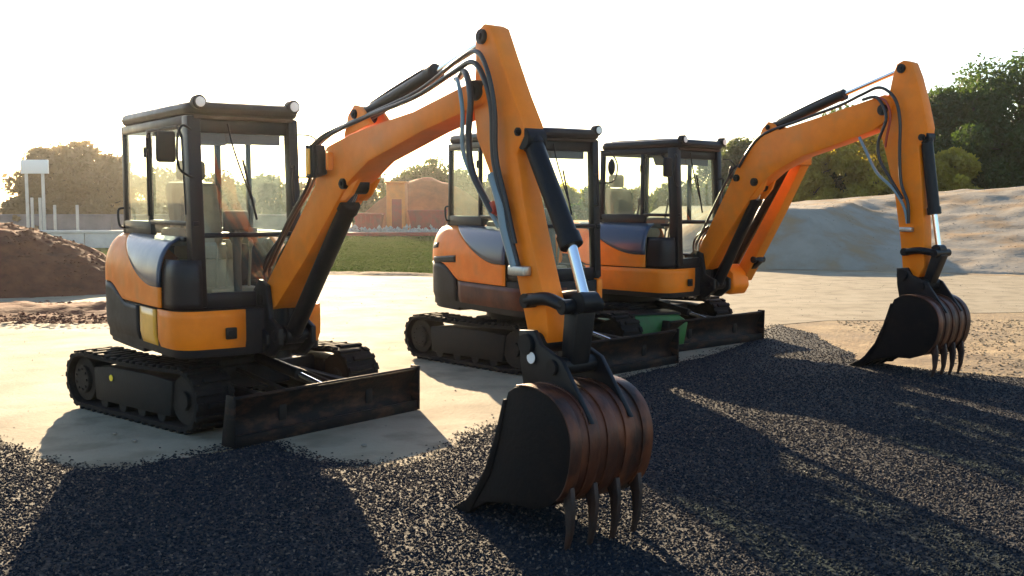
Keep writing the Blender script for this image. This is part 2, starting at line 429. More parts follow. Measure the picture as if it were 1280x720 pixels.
    if pose.get('vents'):
        for (x0, x1, z, h) in ((-.70, -.44, 1.235, .075), (-.66, -.02, 1.10, .10)):
            idx = [i for i in range(N) if x0 <= OUTL[i][0] <= x1 and OUTL[i][1] < 0]
            mb = MB(HM)
            n_ = len(idx)
            mb.grid(band(idx, lambda i: z-h*.5*(.5+.5*(idx.index(i)/(n_-1))), lambda i: z+h*.5*(1-.75*(idx.index(i)/(n_-1))), 3, .006))
            mb.build('air_vent', M['black'], hood, solid=.01)
    # hand rail / handle & badge on the hood
    mb = MB(HM); mb.tube([(-.92, -.42, 1.30), (-1.0, -.43, 1.36), (-1.03, -.30, 1.38), (-1.06, -.12, 1.34)], .010); mb.build('hood_handle', M['charcoal'], hood)
    # far-side low deck equipment
    mb = MB(HM); f_ = pose.get('far', 1); mb.box((.55, .50*f_, 1.0), (.8, .42*f_, .14), .03); mb.build('deck_box', M['charcoal'], root)

    # ---------------- cab
    cx0 = pose.get('cx0', -.57); cx1 = pose.get('cx1', 1.10); yn = pose.get('yn', -.62); yf = pose.get('yf', .22); zt = 2.44
    zb = .95; fr = .055
    cab = MB(HM)
    zr = zt-.11
    lean = .06
    def post(xb, xt, y, z0=zb, z1=zr, wx=.06, wy=.05):
        cab.prism([(xb-wx/2, z0), (xb+wx/2, z0), (xt+wx/2, z1), (xt-wx/2, z1)], y-wy/2, y+wy/2, .012)
    post(cx0+.03, cx0+.05, yn+.025, 1.40); post(cx0+.03, cx0+.05, yf-.025, 1.40)
    post(cx1-.05, cx1-.05-lean, yn+.04, zb, zr, .12, .10); post(cx1-.05, cx1-.05-lean, yf-.03, zb, zr, .10, .08)
    bp = cx0+.67
    post(bp, bp, yn+.022, 1.0, zr, .05, .04)
    # rear wall posts and rails
    for y in (yn+.025, yf-.025):
        cab.box(((cx0+cx1)/2-.02, y, zr-.03), (cx1-cx0-.08, .05, .07), .01)
        cab.box(((cx0+cx1)/2, y, zb+.03), (cx1-cx0, .05, .07), .01)
    cab.box(((cx0+bp)/2+.02, yn+.025, 1.49), (bp-cx0+.06, .05, .14), .01)
    cab.box(((bp+cx1)/2, yn+.025, 1.555), (cx1-bp, .045, .035), .008)
    cab.box(((cx0+cx1)/2, yf-.025, 1.46), (cx1-cx0, .045, .05), .008)
    cab.box((cx0+.04, (yn+yf)/2, 1.47), (.06, yf-yn, .14), .01)
    cab.box((cx0+.05, (yn+yf)/2, zr-.03), (.06, yf-yn, .07), .01)
    cab.box((cx1-.05, (yn+yf)/2, zb+.04), (.06, yf-yn, .12), .012)
    cab.box((cx1-.02-lean*.35, (yn+yf)/2, 1.47), (.035, yf-yn-.1, .035), .008)
    cab.box((cx1-.06-lean, (yn+yf)/2, zr-.06), (.05, yf-yn-.06, .12), .012)
    cf = cab.build('cab', M['frame'], root)
    # lower near-side cab skin (below the window line, beside the hood)
    mb = MB(HM); mb.box(((cx0+.3)/2, yn+.02, 1.26), (.3-cx0, .025, .36), .006); mb.build('cab_side_skin', M['frame'], cf)
    # roof: crowned slab
    mb = MB(HM)
    ol = []
    x0, x1, y0, y1 = cx0-.02, cx1+.03, yn-.02, yf+.02
    rr = .15
    for (cx, cy, a0) in ((x1-rr, y0+rr, -pi/2), (x1-rr, y1-rr, 0), (x0+rr, y1-rr, pi/2), (x0+rr, y0+rr, pi)):
        for k in range(6): a = a0+pi/2*k/5; ol.append((cx+rr*cos(a), cy+rr*sin(a)))
    mb.plan(ol, zr, zt-.01, .045)
    mb.box(((x0+x1)/2-.05, (y0+y1)/2, zt-.008), (x1-x0-.34, y1-y0-.26, .03), .012)
    roof = mb.build('cab_roof', M['frame'], cf)
    mb = MB(HM); mb.box(((x0+x1)/2, (y0+y1)/2, zr-.006), (x1-x0-.12, y1-y0-.12, .03), .01)
    mb.prism([(cx1-.5, zr-.01), (cx1-.16, zr-.01), (cx1-.16, zr-.08), (cx1-.42, zr-.20)], yn+.08, yn+.42, .02)
    mb.build('headliner', M['liner'], cf)
    mb = MB(HM); mb.box((cx1-.135-lean, (yn+yf)/2, zr-.115), (.02, yf-yn-.16, .15), .008); mb.build('sun_visor', M['liner'], cf)
    for y in (yn+.06, yf-.06):
        mb = MB(HM); mb.cyl((cx1-.05, y, zt-.02), (cx1+.035, y, zt-.02), .052, n=20, bev=.012); mb.cyl((cx1-.02, y, zt-.10), (cx1-.02, y, zt-.02), .012)
        lp = mb.build('work_light', M['charcoal'], cf)
        mb = MB(HM); mb.cyl((cx1+.036, y, zt-.02), (cx1+.042, y, zt-.02), .036, n=20, bev=.003); mb.build('lamp_lens', M['lampglass'], lp)
    # glazing
    def pane(a, b, c, d, name, t=.005, m='glass'):
        """quad a b c d as a thin solid pane"""
        q = [Vector(v) for v in (a, b, c, d)]; nn = (q[1]-q[0]).cross(q[3]-q[0]).normalized()*t/2
        bm_ = MB(HM); b0 = bmesh.new()
        A = [b0.verts.new(v-nn) for v in q]; B = [b0.verts.new(v+nn) for v in q]
        b0.faces.new(A[::-1]); b0.faces.new(B)
        for k in range(4): b0.faces.new((A[k], A[(k+1) % 4], B[(k+1) % 4], B[k]))
        bm_._merge(b0); return bm_.build(name, M[m], cf)
    pane((cx0+.06, yn+.02, 1.56), (bp-.025, yn+.02, 1.56), (bp-.025, yn+.02, zr-.06), (cx0+.07, yn+.02, zr-.06), 'rear_side_window')
    pane((bp+.025, yn+.02, 1.57), (cx1-.10, yn+.02, 1.57), (cx1-.15, yn+.02, zr-.06), (bp+.025, yn+.02, zr-.06), 'door_window')
    pane((bp+.025, yn+.02, 1.0), (cx1-.10, yn+.02, 1.0), (cx1-.10, yn+.02, 1.54), (bp+.025, yn+.02, 1.54), 'lower_door_window')
    pane((cx0+.06, yf-.02, 1.49), (cx1-.10, yf-.02, 1.49), (cx1-.15, yf-.02, zr-.06), (cx0+.07, yf-.02, zr-.06), 'far_side_window')
    pane((cx1-.05-lean*.4, yn+.06, 1.49), (cx1-.05-lean*.4, yf-.06, 1.49), (cx1-.05-lean, yf-.06, zr-.11), (cx1-.05-lean, yn+.06, zr-.11), 'windscreen', m='clearglass')
    pane((cx1-.05, yn+.06, 1.05), (cx1-.05, yf-.06, 1.05), (cx1-.05-lean*.4, yf-.06, 1.45), (cx1-.05-lean*.4, yn+.06, 1.45), 'lower_windscreen', m='clearglass')
    pane((cx0+.04, yn+.06, 1.54), (cx0+.04, yf-.06, 1.54), (cx0+.05, yf-.06, zr-.06), (cx0+.05, yn+.06, zr-.06), 'rear_window')
    # window seal: rounded black outlines on the door window
    mb = MB(HM)
    mb.tube([(bp+.035, yn-.006, 1.60), (bp+.035, yn-.006, zr-.12), (bp+.09, yn-.006, zr-.07), (cx1-.26, yn-.006, zr-.07), (cx1-.17, yn-.006, zr-.16), (cx1-.115, yn-.006, 1.62)], .011, smooth=False)
    mb.build('door_seal', M['black'], cf)
    mb = MB(HM); mb.box((cx1-.19, yn-.012, 1.44), (.11, .03, .035), .01); mb.build('door_handle', M['black'], cf)
    for z_ in (1.15, 2.1):
        mb = MB(HM); mb.cyl((bp, yn-.012, z_-.04), (bp, yn-.012, z_+.04), .014, n=12); mb.build('door_hinge', M['black'], cf)
    mb = MB(HM); mb.tube([(cx1-.01-lean, yn+.30, zr-.05), (cx1-.005-lean*.85, yn+.34, zr-.25), (cx1+.002-lean*.6, yn+.46, 1.72)], .007); mb.tube([(cx1-.0-lean*.8, yn+.40, 2.02), (cx1+.006-lean*.5, yn+.49, 1.58)], .009); mb.build('wiper', M['black'], cf)
    # far-side mullion
    mb = MB(HM); mb.box((cx0+.72, yf-.022, 1.88), (.05, .035, .86), .008); mb.build('far_window_post', M['frame'], cf)
    # grab handles
    mb = MB(HM); x = cx1+.01-lean*.7
    mb.tube([(x-.02, yf-.05, 1.98), (x+.05, yf-.06, 1.975), (x+.055, yf-.075, 1.9), (x+.065, yf-.075, 1.75), (x+.06, yf-.06, 1.68), (x-.01, yf-.05, 1.67)], .010)
    mb.build('grab_handle', M['black'], cf)
    mb = MB(HM); mb.tube([(cx0+.03, yn-.0, 1.66), (cx0+.03, yn-.045, 1.64), (cx0+.05, yn-.045, 1.52), (cx0+.05, yn, 1.50)], .010); mb.build('grab_handle', M['black'], cf)
    # mirrors
    mb = MB(HM); x = cx1-.06
    mb.tube([(x, yn+.03, 2.22), (x+.05, yn-.06, 2.25), (x+.06, yn-.10, 2.15), (x+.06, yn-.09, 1.95), (x+.02, yn+.03, 1.88)], .009)
    ma = mb.build('mirror_arm', M['black'], cf)
    mb = MB(HM); mb.box((x+.02, yn-.17, 2.10), (.045, .14, .22), .022); mb.build('wing_mirror', M['charcoal'], ma)
    mb = MB(HM); mb.tube([(x+.02, yf, 2.22), (x+.09, yf+.09, 2.20), (x+.10, yf+.17, 2.08), (x+.08, yf+.14, 1.92), (x, yf+.01, 1.90)], .007)
    ma = mb.build('mirror_arm', M['black'], cf)
    mb = MB(HM); mb.ell((x+.07, yf+.12, 2.06), (.025, .045, .085)); mb.build('wing_mirror', M['charcoal'], ma)
    # interior
    yc = (yn+yf)/2
    mb = MB(HM); mb.box(((cx0+cx1)/2+.15, yc, .965), (cx1-cx0-.4, yf-yn-.06, .03), .005); mb.build('cab_floor', M['interior'], cf)
    mb = MB(HM); mb.box((.22, yc, 1.32), (.46, .44, .12), .04); mb.prism([(-.03, 1.34), (.09, 1.36), (-.02, 1.86), (-.13, 1.88), (-.16, 1.80)], yc-.2, yc+.2, .03)
    mb.box((.2, yc, 1.12), (.4, .4, .28), .02)
    mb.build('operator_seat', M['seat'], cf)
    mb = MB(HM); mb.box((-.10, yc, 1.97), (.08, .24, .16), .03); mb.build('headrest', M['interior'], cf)
    for y in (yc-.28, yc+.28):
        mb = MB(HM); mb.box((.30, y, 1.44), (.42, .10, .14), .03); mb.cyl((.46, y, 1.50), (.50, y, 1.68), .012); mb.ell((.505, y, 1.71), (.025, .025, .045))
        mb.build('control_console', M['interior'], cf)
    mb = MB(HM)
    for y in (yc-.12, yc-.04, yc+.06, yc+.14): mb.cyl((.72, y, .98), (.78, y, 1.40+.03*sin(y*30)), .011); mb.ell((.785, y, 1.42+.03*sin(y*30)), (.022, .022, .035))
    mb.box((.74, yc, 1.02), (.2, .4, .08), .02)
    mb.build('travel_levers', M['seat'], cf)
    mb = MB(HM); mb.cyl((.86, yc+.0, .97), (.84, yc, 1.5), .03); mb.box((.84, yc, 1.57), (.05, .2, .15), .02); mb.build('display_console', M['interior'], cf)

    if pose.get('kingpost', True):
        BM_ = Matrix.Translation(HM @ Vector((pose.get('kx', 1.15), 0, 0))) @ Matrix.Rotation(ha-hu, 4, 'Z')
        # mounting and swing bracket
        mb = MB(HM); mb.prism([(.80, .62), (1.22, .60), (1.30, .66), (1.30, .74), (1.22, .78), (.80, .92)], -.17, .17, .015); mb.build('boom_mount', M['black'], root)
        mb = MB(BM_)
        mb.cyl((0, 0, .55), (0, 0, .95), .085, n=24)
        for y in (-.13, .13):
            mb.prism([(-.10, .58), (.16, .58), (.30, .68), (.30, .80), (.15, .86), (.10, 1.10), (-.02, 1.14), (-.12, 1.06), (-.12, .70)], y-.02, y+.02, .008)
        mb.cyl((0, -.16, .99), (0, .16, .99), .045); mb.cyl((.22, -.16, .74), (.22, .16, .74), .042)
        br = mb.build('swing_bracket', M['black'], root)
        mb = MB(BM_)
        for k, y in enumerate((-.06, -.02, .03, .07)):
            mb.tube([(-.25, y*1.5, .82), (-.12, y, 1.02), (-.10+.01*k, y, 1.25), (.12, y, 1.42)], .013)
        mb.build('hose', M['hose'], br)
    if pose.get('boom'):
        p = pose
        # boom: boxed beam with welded side plates
        mb = MB(BM_); mb.prism(p['boom'], -.10, .10, .012)
        bo = mb.build('boom', M['orange'], root)
        k_ = p['pins']
        for (x, z, r, wd) in k_:
            mb = MB(BM_); mb.cyl((x, -wd, z), (x, wd, z), r); mb.cyl((x, -wd-.012, z), (x, wd+.012, z), r*.5); mb.build('pivot_pin', M['black'], bo)
        for e in p['extra']:
            mb = MB(BM_)
            if e[0] == 'lug':
                for y in (-.07, .07): mb.prism(e[1], y-.015, y+.015, .004)
                mb.build('cylinder_lug', M['orange'], bo)
            if e[0] == 'junction':
                x, z = e[1]
                mb.box((x, -.145, z), (.16, .07, .20), .014, Matrix.Rotation(R(-8), 4, 'Y'))
                for q in (-.05, 0, .05): mb.cyl((x+q, -.185, z-.11), (x+q, -.185, z+.11), .013)
                mb.build('hose_manifold', M['black'], bo)
                mb = MB(BM_); mb.box((x-.01, -.20, z), (.035, .02, .17), .006); mb.build('manifold_bracket', M['amber'], bo)
                mb = MB(BM_); mb.box((x+.13, -.12, z), (.04, .04, .12), .01); mb.build('stop_block', M['orange'], bo)
        # cylinders
        def cylinder(nm, a, b, c, r, rod, y=0, parent=root):
            m_ = MB(BM_); A = Vector((a[0], y, a[1])); B = Vector((b[0], y, b[1])); C_ = Vector((c[0], y, c[1])); d = (B-A).normalized()
            m_.cyl(A, B, r, n=24); m_.cyl(B-d*.06, B+d*.01, r*1.18, n=24); m_.cyl(A, A+d*.05, r*1.1, n=24)
            m_.cyl(A+Vector((0, -r*1.2, 0)), A+Vector((0, r*1.2, 0)), r*1.1)
            m_.tube([A+d*.08+Vector((0, -r*.3, r*.95)), A.lerp(B, .5)+Vector((0, -r*.3, r*1.12)), B-d*.05+Vector((0, -r*.3, r*1.05))], .010)
            c0 = m_.build(nm, M['black'], parent)
            m_ = MB(BM_); m_.cyl(B, C_, rod, n=18); m_.build('piston_rod', M['chrome'], c0)
            m_ = MB(BM_); m_.cyl(C_+Vector((0, -.06, 0)), C_+Vector((0, .06, 0)), rod*1.9); m_.build('rod_end', M['black'], c0)
        for cdef in p['cyls']: cylinder(*cdef)
        # stick
        mb = MB(BM_); mb.prism(p['stick'], -.068, .068, .012)
        st = mb.build('stick', M['orange'], root)
        for (x, z, r, wd) in p['spins']:
            mb = MB(BM_); mb.cyl((x, -wd, z), (x, wd, z), r); mb.cyl((x, -wd-.01, z), (x, wd+.01, z), r*.5); mb.build('pivot_pin', M['black'], st)
        for h in p['hoses']:
            mb = MB(BM_); mb.tube([(q[0], q[2] if len(q) > 2 else -.115, q[1]) for q in h[1]], h[2]); mb.build('hose', M[h[0]], bo if h[3] else st)
        for c in p['clamps']:
            mb = MB(BM_); mb.box((c[0], -.10, c[1]), (c[2], .06, c[3]), .008, Matrix.Rotation(R(c[4]), 4, 'Y')); mb.build('hose_clamp', M[c[5]], st)
        # linkage
        mb = MB(BM_)
        for y in (-.10, .10):
            mb.tube([(q[0], y, q[1]) for q in p['link1']], .034, n=12); 
        a = Vector((p['link1'][-1][0], 0, p['link1'][-1][1])); mb.cyl(a+Vector((0, -.13, 0)), a+Vector((0, .13, 0)), .038)
        a = Vector((p['link1'][0][0], 0, p['link1'][0][1])); mb.cyl(a+Vector((0, -.13, 0)), a+Vector((0, .13, 0)), .038)
        mb.build('guide_link', M['black'], root)
        a, b = p['link2']
        mb = MB(BM_); d = Vector((b[0]-a[0], 0, b[1]-a[1])); nn = Vector((-d.z, 0, d.x)).normalized()*.055
        A = Vector((a[0], 0, a[1])); B = Vector((b[0], 0, b[1]))
        mb.prism([((A+nn).x, (A+nn).z), ((A-nn).x, (A-nn).z), ((B-nn*.8).x, (B-nn*.8).z), ((B+nn*.8).x, (B+nn*.8).z)], -.065, .065, .02)
        mb.cyl(B+Vector((0, -.12, 0)), B+Vector((0, .12, 0)), .045); mb.build('push_link', M['black'], root)
        # bucket (local bx frame shifted by p['bk'])
        sx, sz = p['bk']; q = lambda L: [(x+sx, z+sz) for x, z in L]
        HWd = .25
        lipc = [(2.69, .07), (2.82, .17), (2.925, .31), (3.01, .48), (3.065, .64), (3.11, .76)]
        backc = [(3.11, .76), (3.19, .80), (3.31, .81), (3.44, .785), (3.535, .72), (3.585, .63), (3.595, .53), (3.57, .41), (3.52, .32), (3.44, .25)]
        def strip(pts, y0, y1, t):
            P = [Vector((a_, 0, b_)) for a_, b_ in pts]; inn = []
            for i in range(len(P)):
                tt = (P[min(i+1, len(P)-1)]-P[max(i-1, 0)]).normalized(); inn.append(P[i]+Vector((tt.z, 0, -tt.x))*t)
            return [(v.x, v.z) for v in P]+[(v.x, v.z) for v in inn[::-1]]
        def cr(pts):
            o_ = []
            for i in range(len(pts)-1):
                a_ = Vector(pts[max(i-1, 0)]); b_ = Vector(pts[i]); c_ = Vector(pts[i+1]); d_ = Vector(pts[min(i+2, len(pts)-1)])
                for k in range(3):
                    t = k/3; o_.append(tuple(.5*((2*b_)+(c_-a_)*t+(2*a_-5*b_+4*c_-d_)*t*t+(3*b_-a_-3*c_+d_)*t**3)))
            o_.append(pts[-1]); return o_
        backs = cr(backc); lips = cr(lipc)
        mb = MB(BM_)
        mb.prism(strip(q(backs), 0, 0, .018), -HWd, HWd, .002)
        bu = mb.build('bucket', M['rust'], root)
        mb = MB(BM_)
        for y in (-.24, -.12, 0, .12, .24):
            ob = [(a_, b_) for a_, b_ in backs[3:-2]]
            mb.prism([(x, z) for x, z in strip(q(ob), 0, 0, -.009)], y-.035, y+.035, .003)
        mb.build('wear_strap', M['rust'], bu)
        mb = MB(BM_); mb.prism(strip(q(lips), 0, 0, .016), -HWd, HWd, .002); mb.prism(q([(2.62, .055), (2.72, .115), (2.76, .10), (2.68, .04)]), -HWd-.01, HWd+.01, .003)
        mb.build('bucket_lip', M['bucketside'], bu)
        cheek = lips+backs[1:]+[(3.30, .20), (3.10, .19), (2.92, .15), (2.78, .07)]
        for y in (-HWd, HWd):
            mb = MB(BM_); mb.prism(q(cheek), y-.012, y+.012, .003)
            mb.prism(q([(2.66, .05), (2.78, .06), (2.96, .30), (3.04, .50), (3.10, .72), (3.075, .72), (3.0, .50), (2.91, .31), (2.80, .17)]), y-.018, y+.018, .004)
            mb.build('side_plate', M['bucketside'], bu)
        for y in (-.225, -.075, .075, .225):
            mb = MB(BM_); mb.prism(q([(2.74, .125), (2.76, .075), (2.62, .0), (2.545, -.012), (2.60, .045)]), y-.028, y+.028, .006); mb.build('bucket_tooth', M['bucketside'], bu)
        for y in (-.225, -.075, .075, .225):
            mb = MB(BM_)
            mb.prism(q([(3.47, .36), (3.56, .36), (3.575, .26), (3.56, .14), (3.515, .01), (3.505, .01), (3.525, .14), (3.515, .25)]), y-.014, y+.014, .005)
            mb.build('bucket_tine', M['darkrust'], bu)
        mb = MB(BM_)
        for y in (-.13, .13):
            mb.prism(q([(3.05, 1.06), (3.17, 1.07), (3.22, 1.0), (3.38, .94), (3.60, .66), (3.48, .69), (3.3, .75), (3.1, .72), (3.06, .90)]), y-.014, y+.014, .005)
        mb.cyl((3.12+sx, -.165, .995+sz), (3.12+sx, .165, .995+sz), .055); mb.cyl((3.32+sx, -.16, .90+sz), (3.32+sx, .16, .90+sz), .04)
        ears = mb.build('bucket_bracket', M['black'], bu)
        if p.get('badge'):
            mb = MB(BM_); mb.cyl((3.16+sx, -.15, .93+sz), (3.16+sx, -.157, .93+sz), .03, n=20, bev=.001); tag(mb.build('sticker', M['white'], ears), 'round white sticker on the bucket bracket')
        # side-boom
        if p.get('brace'):
            a, b, ca, cb, y = p['brace']
            mb = MB(BM_)
            A = Vector(a); B = Vector(b); d = (B-A).normalized(); nn = Vector((-d.y, d.x))*.085
            mb.prism([tuple(A+nn), tuple(A-nn), tuple(A.lerp(B, .6)-nn*.9), tuple(B-nn*.6), tuple(B+nn*.8)], y-.075, y+.075, .012)
            mb.box((B.x, (y+.0)/2, B.y-.03), (.14, abs(y)+.1, .1), .02)
            bb = mb.build('side_boom', M['orange2'], root)
            mb = MB(BM_); mb.cyl((ca[0], y-.02, ca[1]), (cb[0], y-.02, cb[1]), .055, n=22); mb.cyl((ca[0], y-.10, ca[1]), (ca[0], y+.10, ca[1]), .06)
            mb.tube([(ca[0]-.02, y-.09, ca[1]+.1), ((ca[0]+cb[0])/2-.06, y-.09, (ca[1]+cb[1])/2+.03), (cb[0]-.02, y-.08, cb[1])], .011)
            mb.build('side_cylinder', M['black'], bb)
            mb = MB(BM_); mb.cyl((A.x+.22, y-.09, A.y+.22), (A.x+.22, y+.10, A.y+.22), .04); mb.prism([(A.x+.10, A.y+.12), (A.x+.16, A.y+.10), (A.x+.28, A.y+.20), (A.x+.24, A.y+.27), (A.x+.16, A.y+.26)], y-.05, y+.05, .01); mb.build('cylinder_stop', M['black'], bb)
            mb = MB(BM_); mb.prism([(A.x-.28, .62), (A.x+.06, .60), (A.x+.13, .70), (A.x+.10, .86), (A.x-.02, .96), (A.x-.28, .94)], y-.30, y-.02, .03); mb.build('boom_mount', M['orange'], bb)
    return root

pose1 = dict(far=.45,
    boom=[(-.04, 1.02), (.0, 1.11), (.42, 1.49), (.78, 1.82), (.82, 1.97), (.96, 2.08), (1.22, 2.135), (1.45, 2.175), (2.0, 2.24), (2.5, 2.345), (2.64, 2.365), (2.70, 2.32),
          (2.66, 2.24), (2.5, 2.20), (2.1, 2.12), (1.49, 1.965), (1.24, 1.84), (1.07, 1.70), (.62, 1.31), (.14, .94), (.0, .90), (-.05, .95)],
    pins=[(0, .99, .05, .12), (2.63, 2.31, .055, .125), (1.31, 2.27, .03, .10), (1.18, 1.83, .035, .12)],
    extra=[('lug', [(1.16, 2.13), (1.22, 2.27), (1.30, 2.33), (1.37, 2.31), (1.50, 2.20)]), ('lug', [(1.02, 1.72), (1.14, 1.79), (1.34, 1.86), (1.24, 1.76), (1.16, 1.72)]), ('junction', (.90, 1.98))],
    cyls=[('boom_cylinder', (.22, .74), (1.08, 1.70), (1.19, 1.82), .062, .030), ('stick_cylinder', (1.31, 2.27), (2.10, 2.46), (2.63, 2.595), .048, .022),
          ('bucket_cylinder', (2.975, 2.04), (3.29, 1.50), (3.40, 1.22), .052, .028)],
    stick=[(2.575, 2.57), (2.60, 2.64), (2.655, 2.665), (2.71, 2.64), (2.79, 2.48), (2.90, 2.27), (2.995, 2.11), (2.995, 2.05), (2.93, 1.96), (2.99, 1.72), (3.09, 1.42), (3.17, 1.20), (3.19, 1.06), (3.17, .98), (3.10, .97), (3.03, 1.03),
           (2.90, 1.43), (2.72, 1.84), (2.585, 2.06), (2.555, 2.25), (2.575, 2.42)],
    spins=[(2.645, 2.595, .04, .09), (2.955, 2.075, .022, .085), (3.08, 1.21, .036, .10)],
    hoses=[('hose', [(.85, 2.05, -.15), (.95, 2.13, -.12), (1.4, 2.235, -.09), (2.0, 2.32, -.09), (2.4, 2.42, -.1), (2.62, 2.46, -.12), (2.74, 2.36, -.13), (2.79, 2.2, -.12), (2.80, 1.95, -.115), (2.86, 1.75, -.11), (2.94, 1.52, -.105), (3.0, 1.36, -.10)], .015, 1),
           ('hose', [(.88, 2.08, -.17), (1.0, 2.16, -.12), (1.5, 2.27, -.06), (2.0, 2.36, -.06), (2.45, 2.49, -.09), (2.66, 2.51, -.12), (2.78, 2.40, -.14), (2.83, 2.2, -.13), (2.83, 1.95, -.12), (2.9, 1.72, -.11), (2.97, 1.5, -.105)], .013, 1),
           ('hose', [(2.44, 2.40, -.07), (2.56, 2.41, -.12), (2.66, 2.27, -.16), (2.64, 2.05, -.16), (2.66, 1.88, -.15), (2.74, 1.74, -.13), (2.80, 1.66, -.12)], .018, 1),
           ('bluehose', [(2.42, 2.39, -.09), (2.52, 2.36, -.14), (2.60, 2.2, -.17), (2.60, 2.0, -.17), (2.66, 1.85, -.15), (2.76, 1.70, -.13), (2.84, 1.58, -.11)], .012, 1),
           ('bluehose', [(2.78, 1.86, -.11), (2.86, 1.70, -.115), (2.90, 1.56, -.115), (2.97, 1.38, -.105)], .026, 0),
           ('hose', [(.02, 1.2, -.12), (.4, 1.56, -.12), (.74, 1.84, -.12), (.80, 1.98, -.16)], .014, 1),
           ('hose', [(.0, 1.24, -.06), (.38, 1.6, -.06), (.72, 1.88, -.06), (.80, 2.06, -.1), (.94, 2.16, -.06)], .014, 1)],
    clamps=[(2.79, 1.68, .05, .07, -25, 'redtag'), (3.0, 1.36, .13, .05, 0, 'alu')],
    link1=[(3.07, 1.21), (3.22, 1.23), (3.36, 1.20)], link2=((3.36, 1.19), (3.32, .90)), bk=(0, 0), badge=True)
pose3 = dict(far=.6, tail=1.5,  # tail lengthened out of view so its shadow covers sunlit gravel
    boom=[(-.04, 1.0), (-.02, 1.1), (.52, 2.0), (.62, 2.18), (.76, 2.34), (.96, 2.45), (1.6, 2.58), (2.3, 2.735), (2.46, 2.77), (2.54, 2.69), (2.50, 2.52),
          (2.33, 2.42), (1.9, 2.30), (1.46, 2.19), (1.12, 2.04), (.92, 1.90), (.80, 1.78), (.4, 1.28), (.14, .92), (.0, .88), (-.05, .92)],
    pins=[(0, .97, .05, .12), (2.45, 2.62, .055, .125), (1.0, 2.53, .03, .10), (.84, 1.93, .045, .13), (.58, 1.98, .04, .13)],
    extra=[('lug', [(.84, 2.36), (.92, 2.52), (1.0, 2.59), (1.08, 2.56), (1.16, 2.47)]), ('lug', [(.70, 1.72), (.80, 1.93), (1.0, 1.97), (.95, 1.85), (.84, 1.74)])],
    cyls=[('boom_cylinder', (.22, .74), (.79, 1.74), (.85, 1.88), .062, .030), ('stick_cylinder', (1.0, 2.53), (1.92, 2.82), (2.58, 3.01), .050, .022),
          ('bucket_cylinder', (2.87, 2.33), (2.98, 1.60), (3.04, 1.25), .055, .026)],
    stick=[(2.53, 2.98), (2.56, 3.06), (2.64, 3.09), (2.72, 3.06), (2.78, 2.92), (2.86, 2.66), (2.92, 2.42), (2.91, 2.33), (2.83, 2.24), (2.88, 1.8), (2.92, 1.40), (2.93, 1.08), (2.87, .98), (2.77, .96), (2.70, 1.02),
           (2.66, 1.35), (2.58, 1.80), (2.45, 2.25), (2.38, 2.45), (2.42, 2.62), (2.49, 2.79)],
    spins=[(2.62, 3.01, .045, .09), (2.87, 2.33, .032, .10), (2.75, 1.22, .036, .10)],
    hoses=[('hose', [(.62, 2.1, -.12), (.9, 2.43, -.1), (1.4, 2.58, -.06), (1.9, 2.70, -.06), (2.2, 2.79, -.1), (2.42, 2.84, -.12), (2.60, 2.72, -.14), (2.66, 2.5, -.13), (2.66, 2.2, -.12), (2.68, 1.9, -.11), (2.76, 1.7, -.11), (2.77, 1.50, -.105)], .016, 1),
           ('hose', [(2.20, 2.74, -.08), (2.40, 2.74, -.13), (2.52, 2.54, -.15), (2.44, 2.3, -.15), (2.46, 2.12, -.14), (2.58, 1.92, -.12), (2.70, 1.74, -.11)], .016, 1),
           ('redtag', [(2.35, 2.76, -.11), (2.50, 2.70, -.14), (2.56, 2.55, -.14), (2.52, 2.35, -.13), (2.50, 2.25, -.12)], .012, 1),
           ('bluehose', [(2.20, 2.36, -.12), (2.30, 2.22, -.15), (2.42, 2.0, -.13), (2.60, 1.84, -.12), (2.72, 1.66, -.11), (2.76, 1.50, -.105)], .015, 1),
           ('hose', [(-.02, 1.2, -.12), (.25, 1.64, -.12), (.5, 2.03, -.12), (.60, 2.12, -.12)], .014, 1)],
    clamps=[(2.75, 1.44, .13, .045, 0, 'alu')],
    link1=[(2.74, 1.22), (2.90, 1.24), (3.06, 1.22)], link2=((3.06, 1.22), (2.95, .92)), bk=(-.37, .0),
    brace=((.18, .80), (1.05, 2.20), (-.02, .84), (.86, 2.18), .5), vents=False, amber=False, cwx=-.1,
    kx=1.15, cx0=.0, cx1=1.22, yn=-.6, yf=.30)
pose2 = dict(vents=True, amber=False, cwx=-.02, skmat='shaded_orange', zl=.06, kingpost=False, far=.22)

E1 = excavator('nearest orange mini excavator at the left, its boom reaching a rusty bucket in the foreground', (-2.436, 8.713), -.703, -.93, -.90, pose1)
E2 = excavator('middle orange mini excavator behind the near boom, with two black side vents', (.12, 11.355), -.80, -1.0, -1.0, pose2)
E3 = excavator('farthest orange mini excavator at the right, its bucket resting before the sand bank', (1.50, 13.32), -.86, -.80, -.93, pose3)

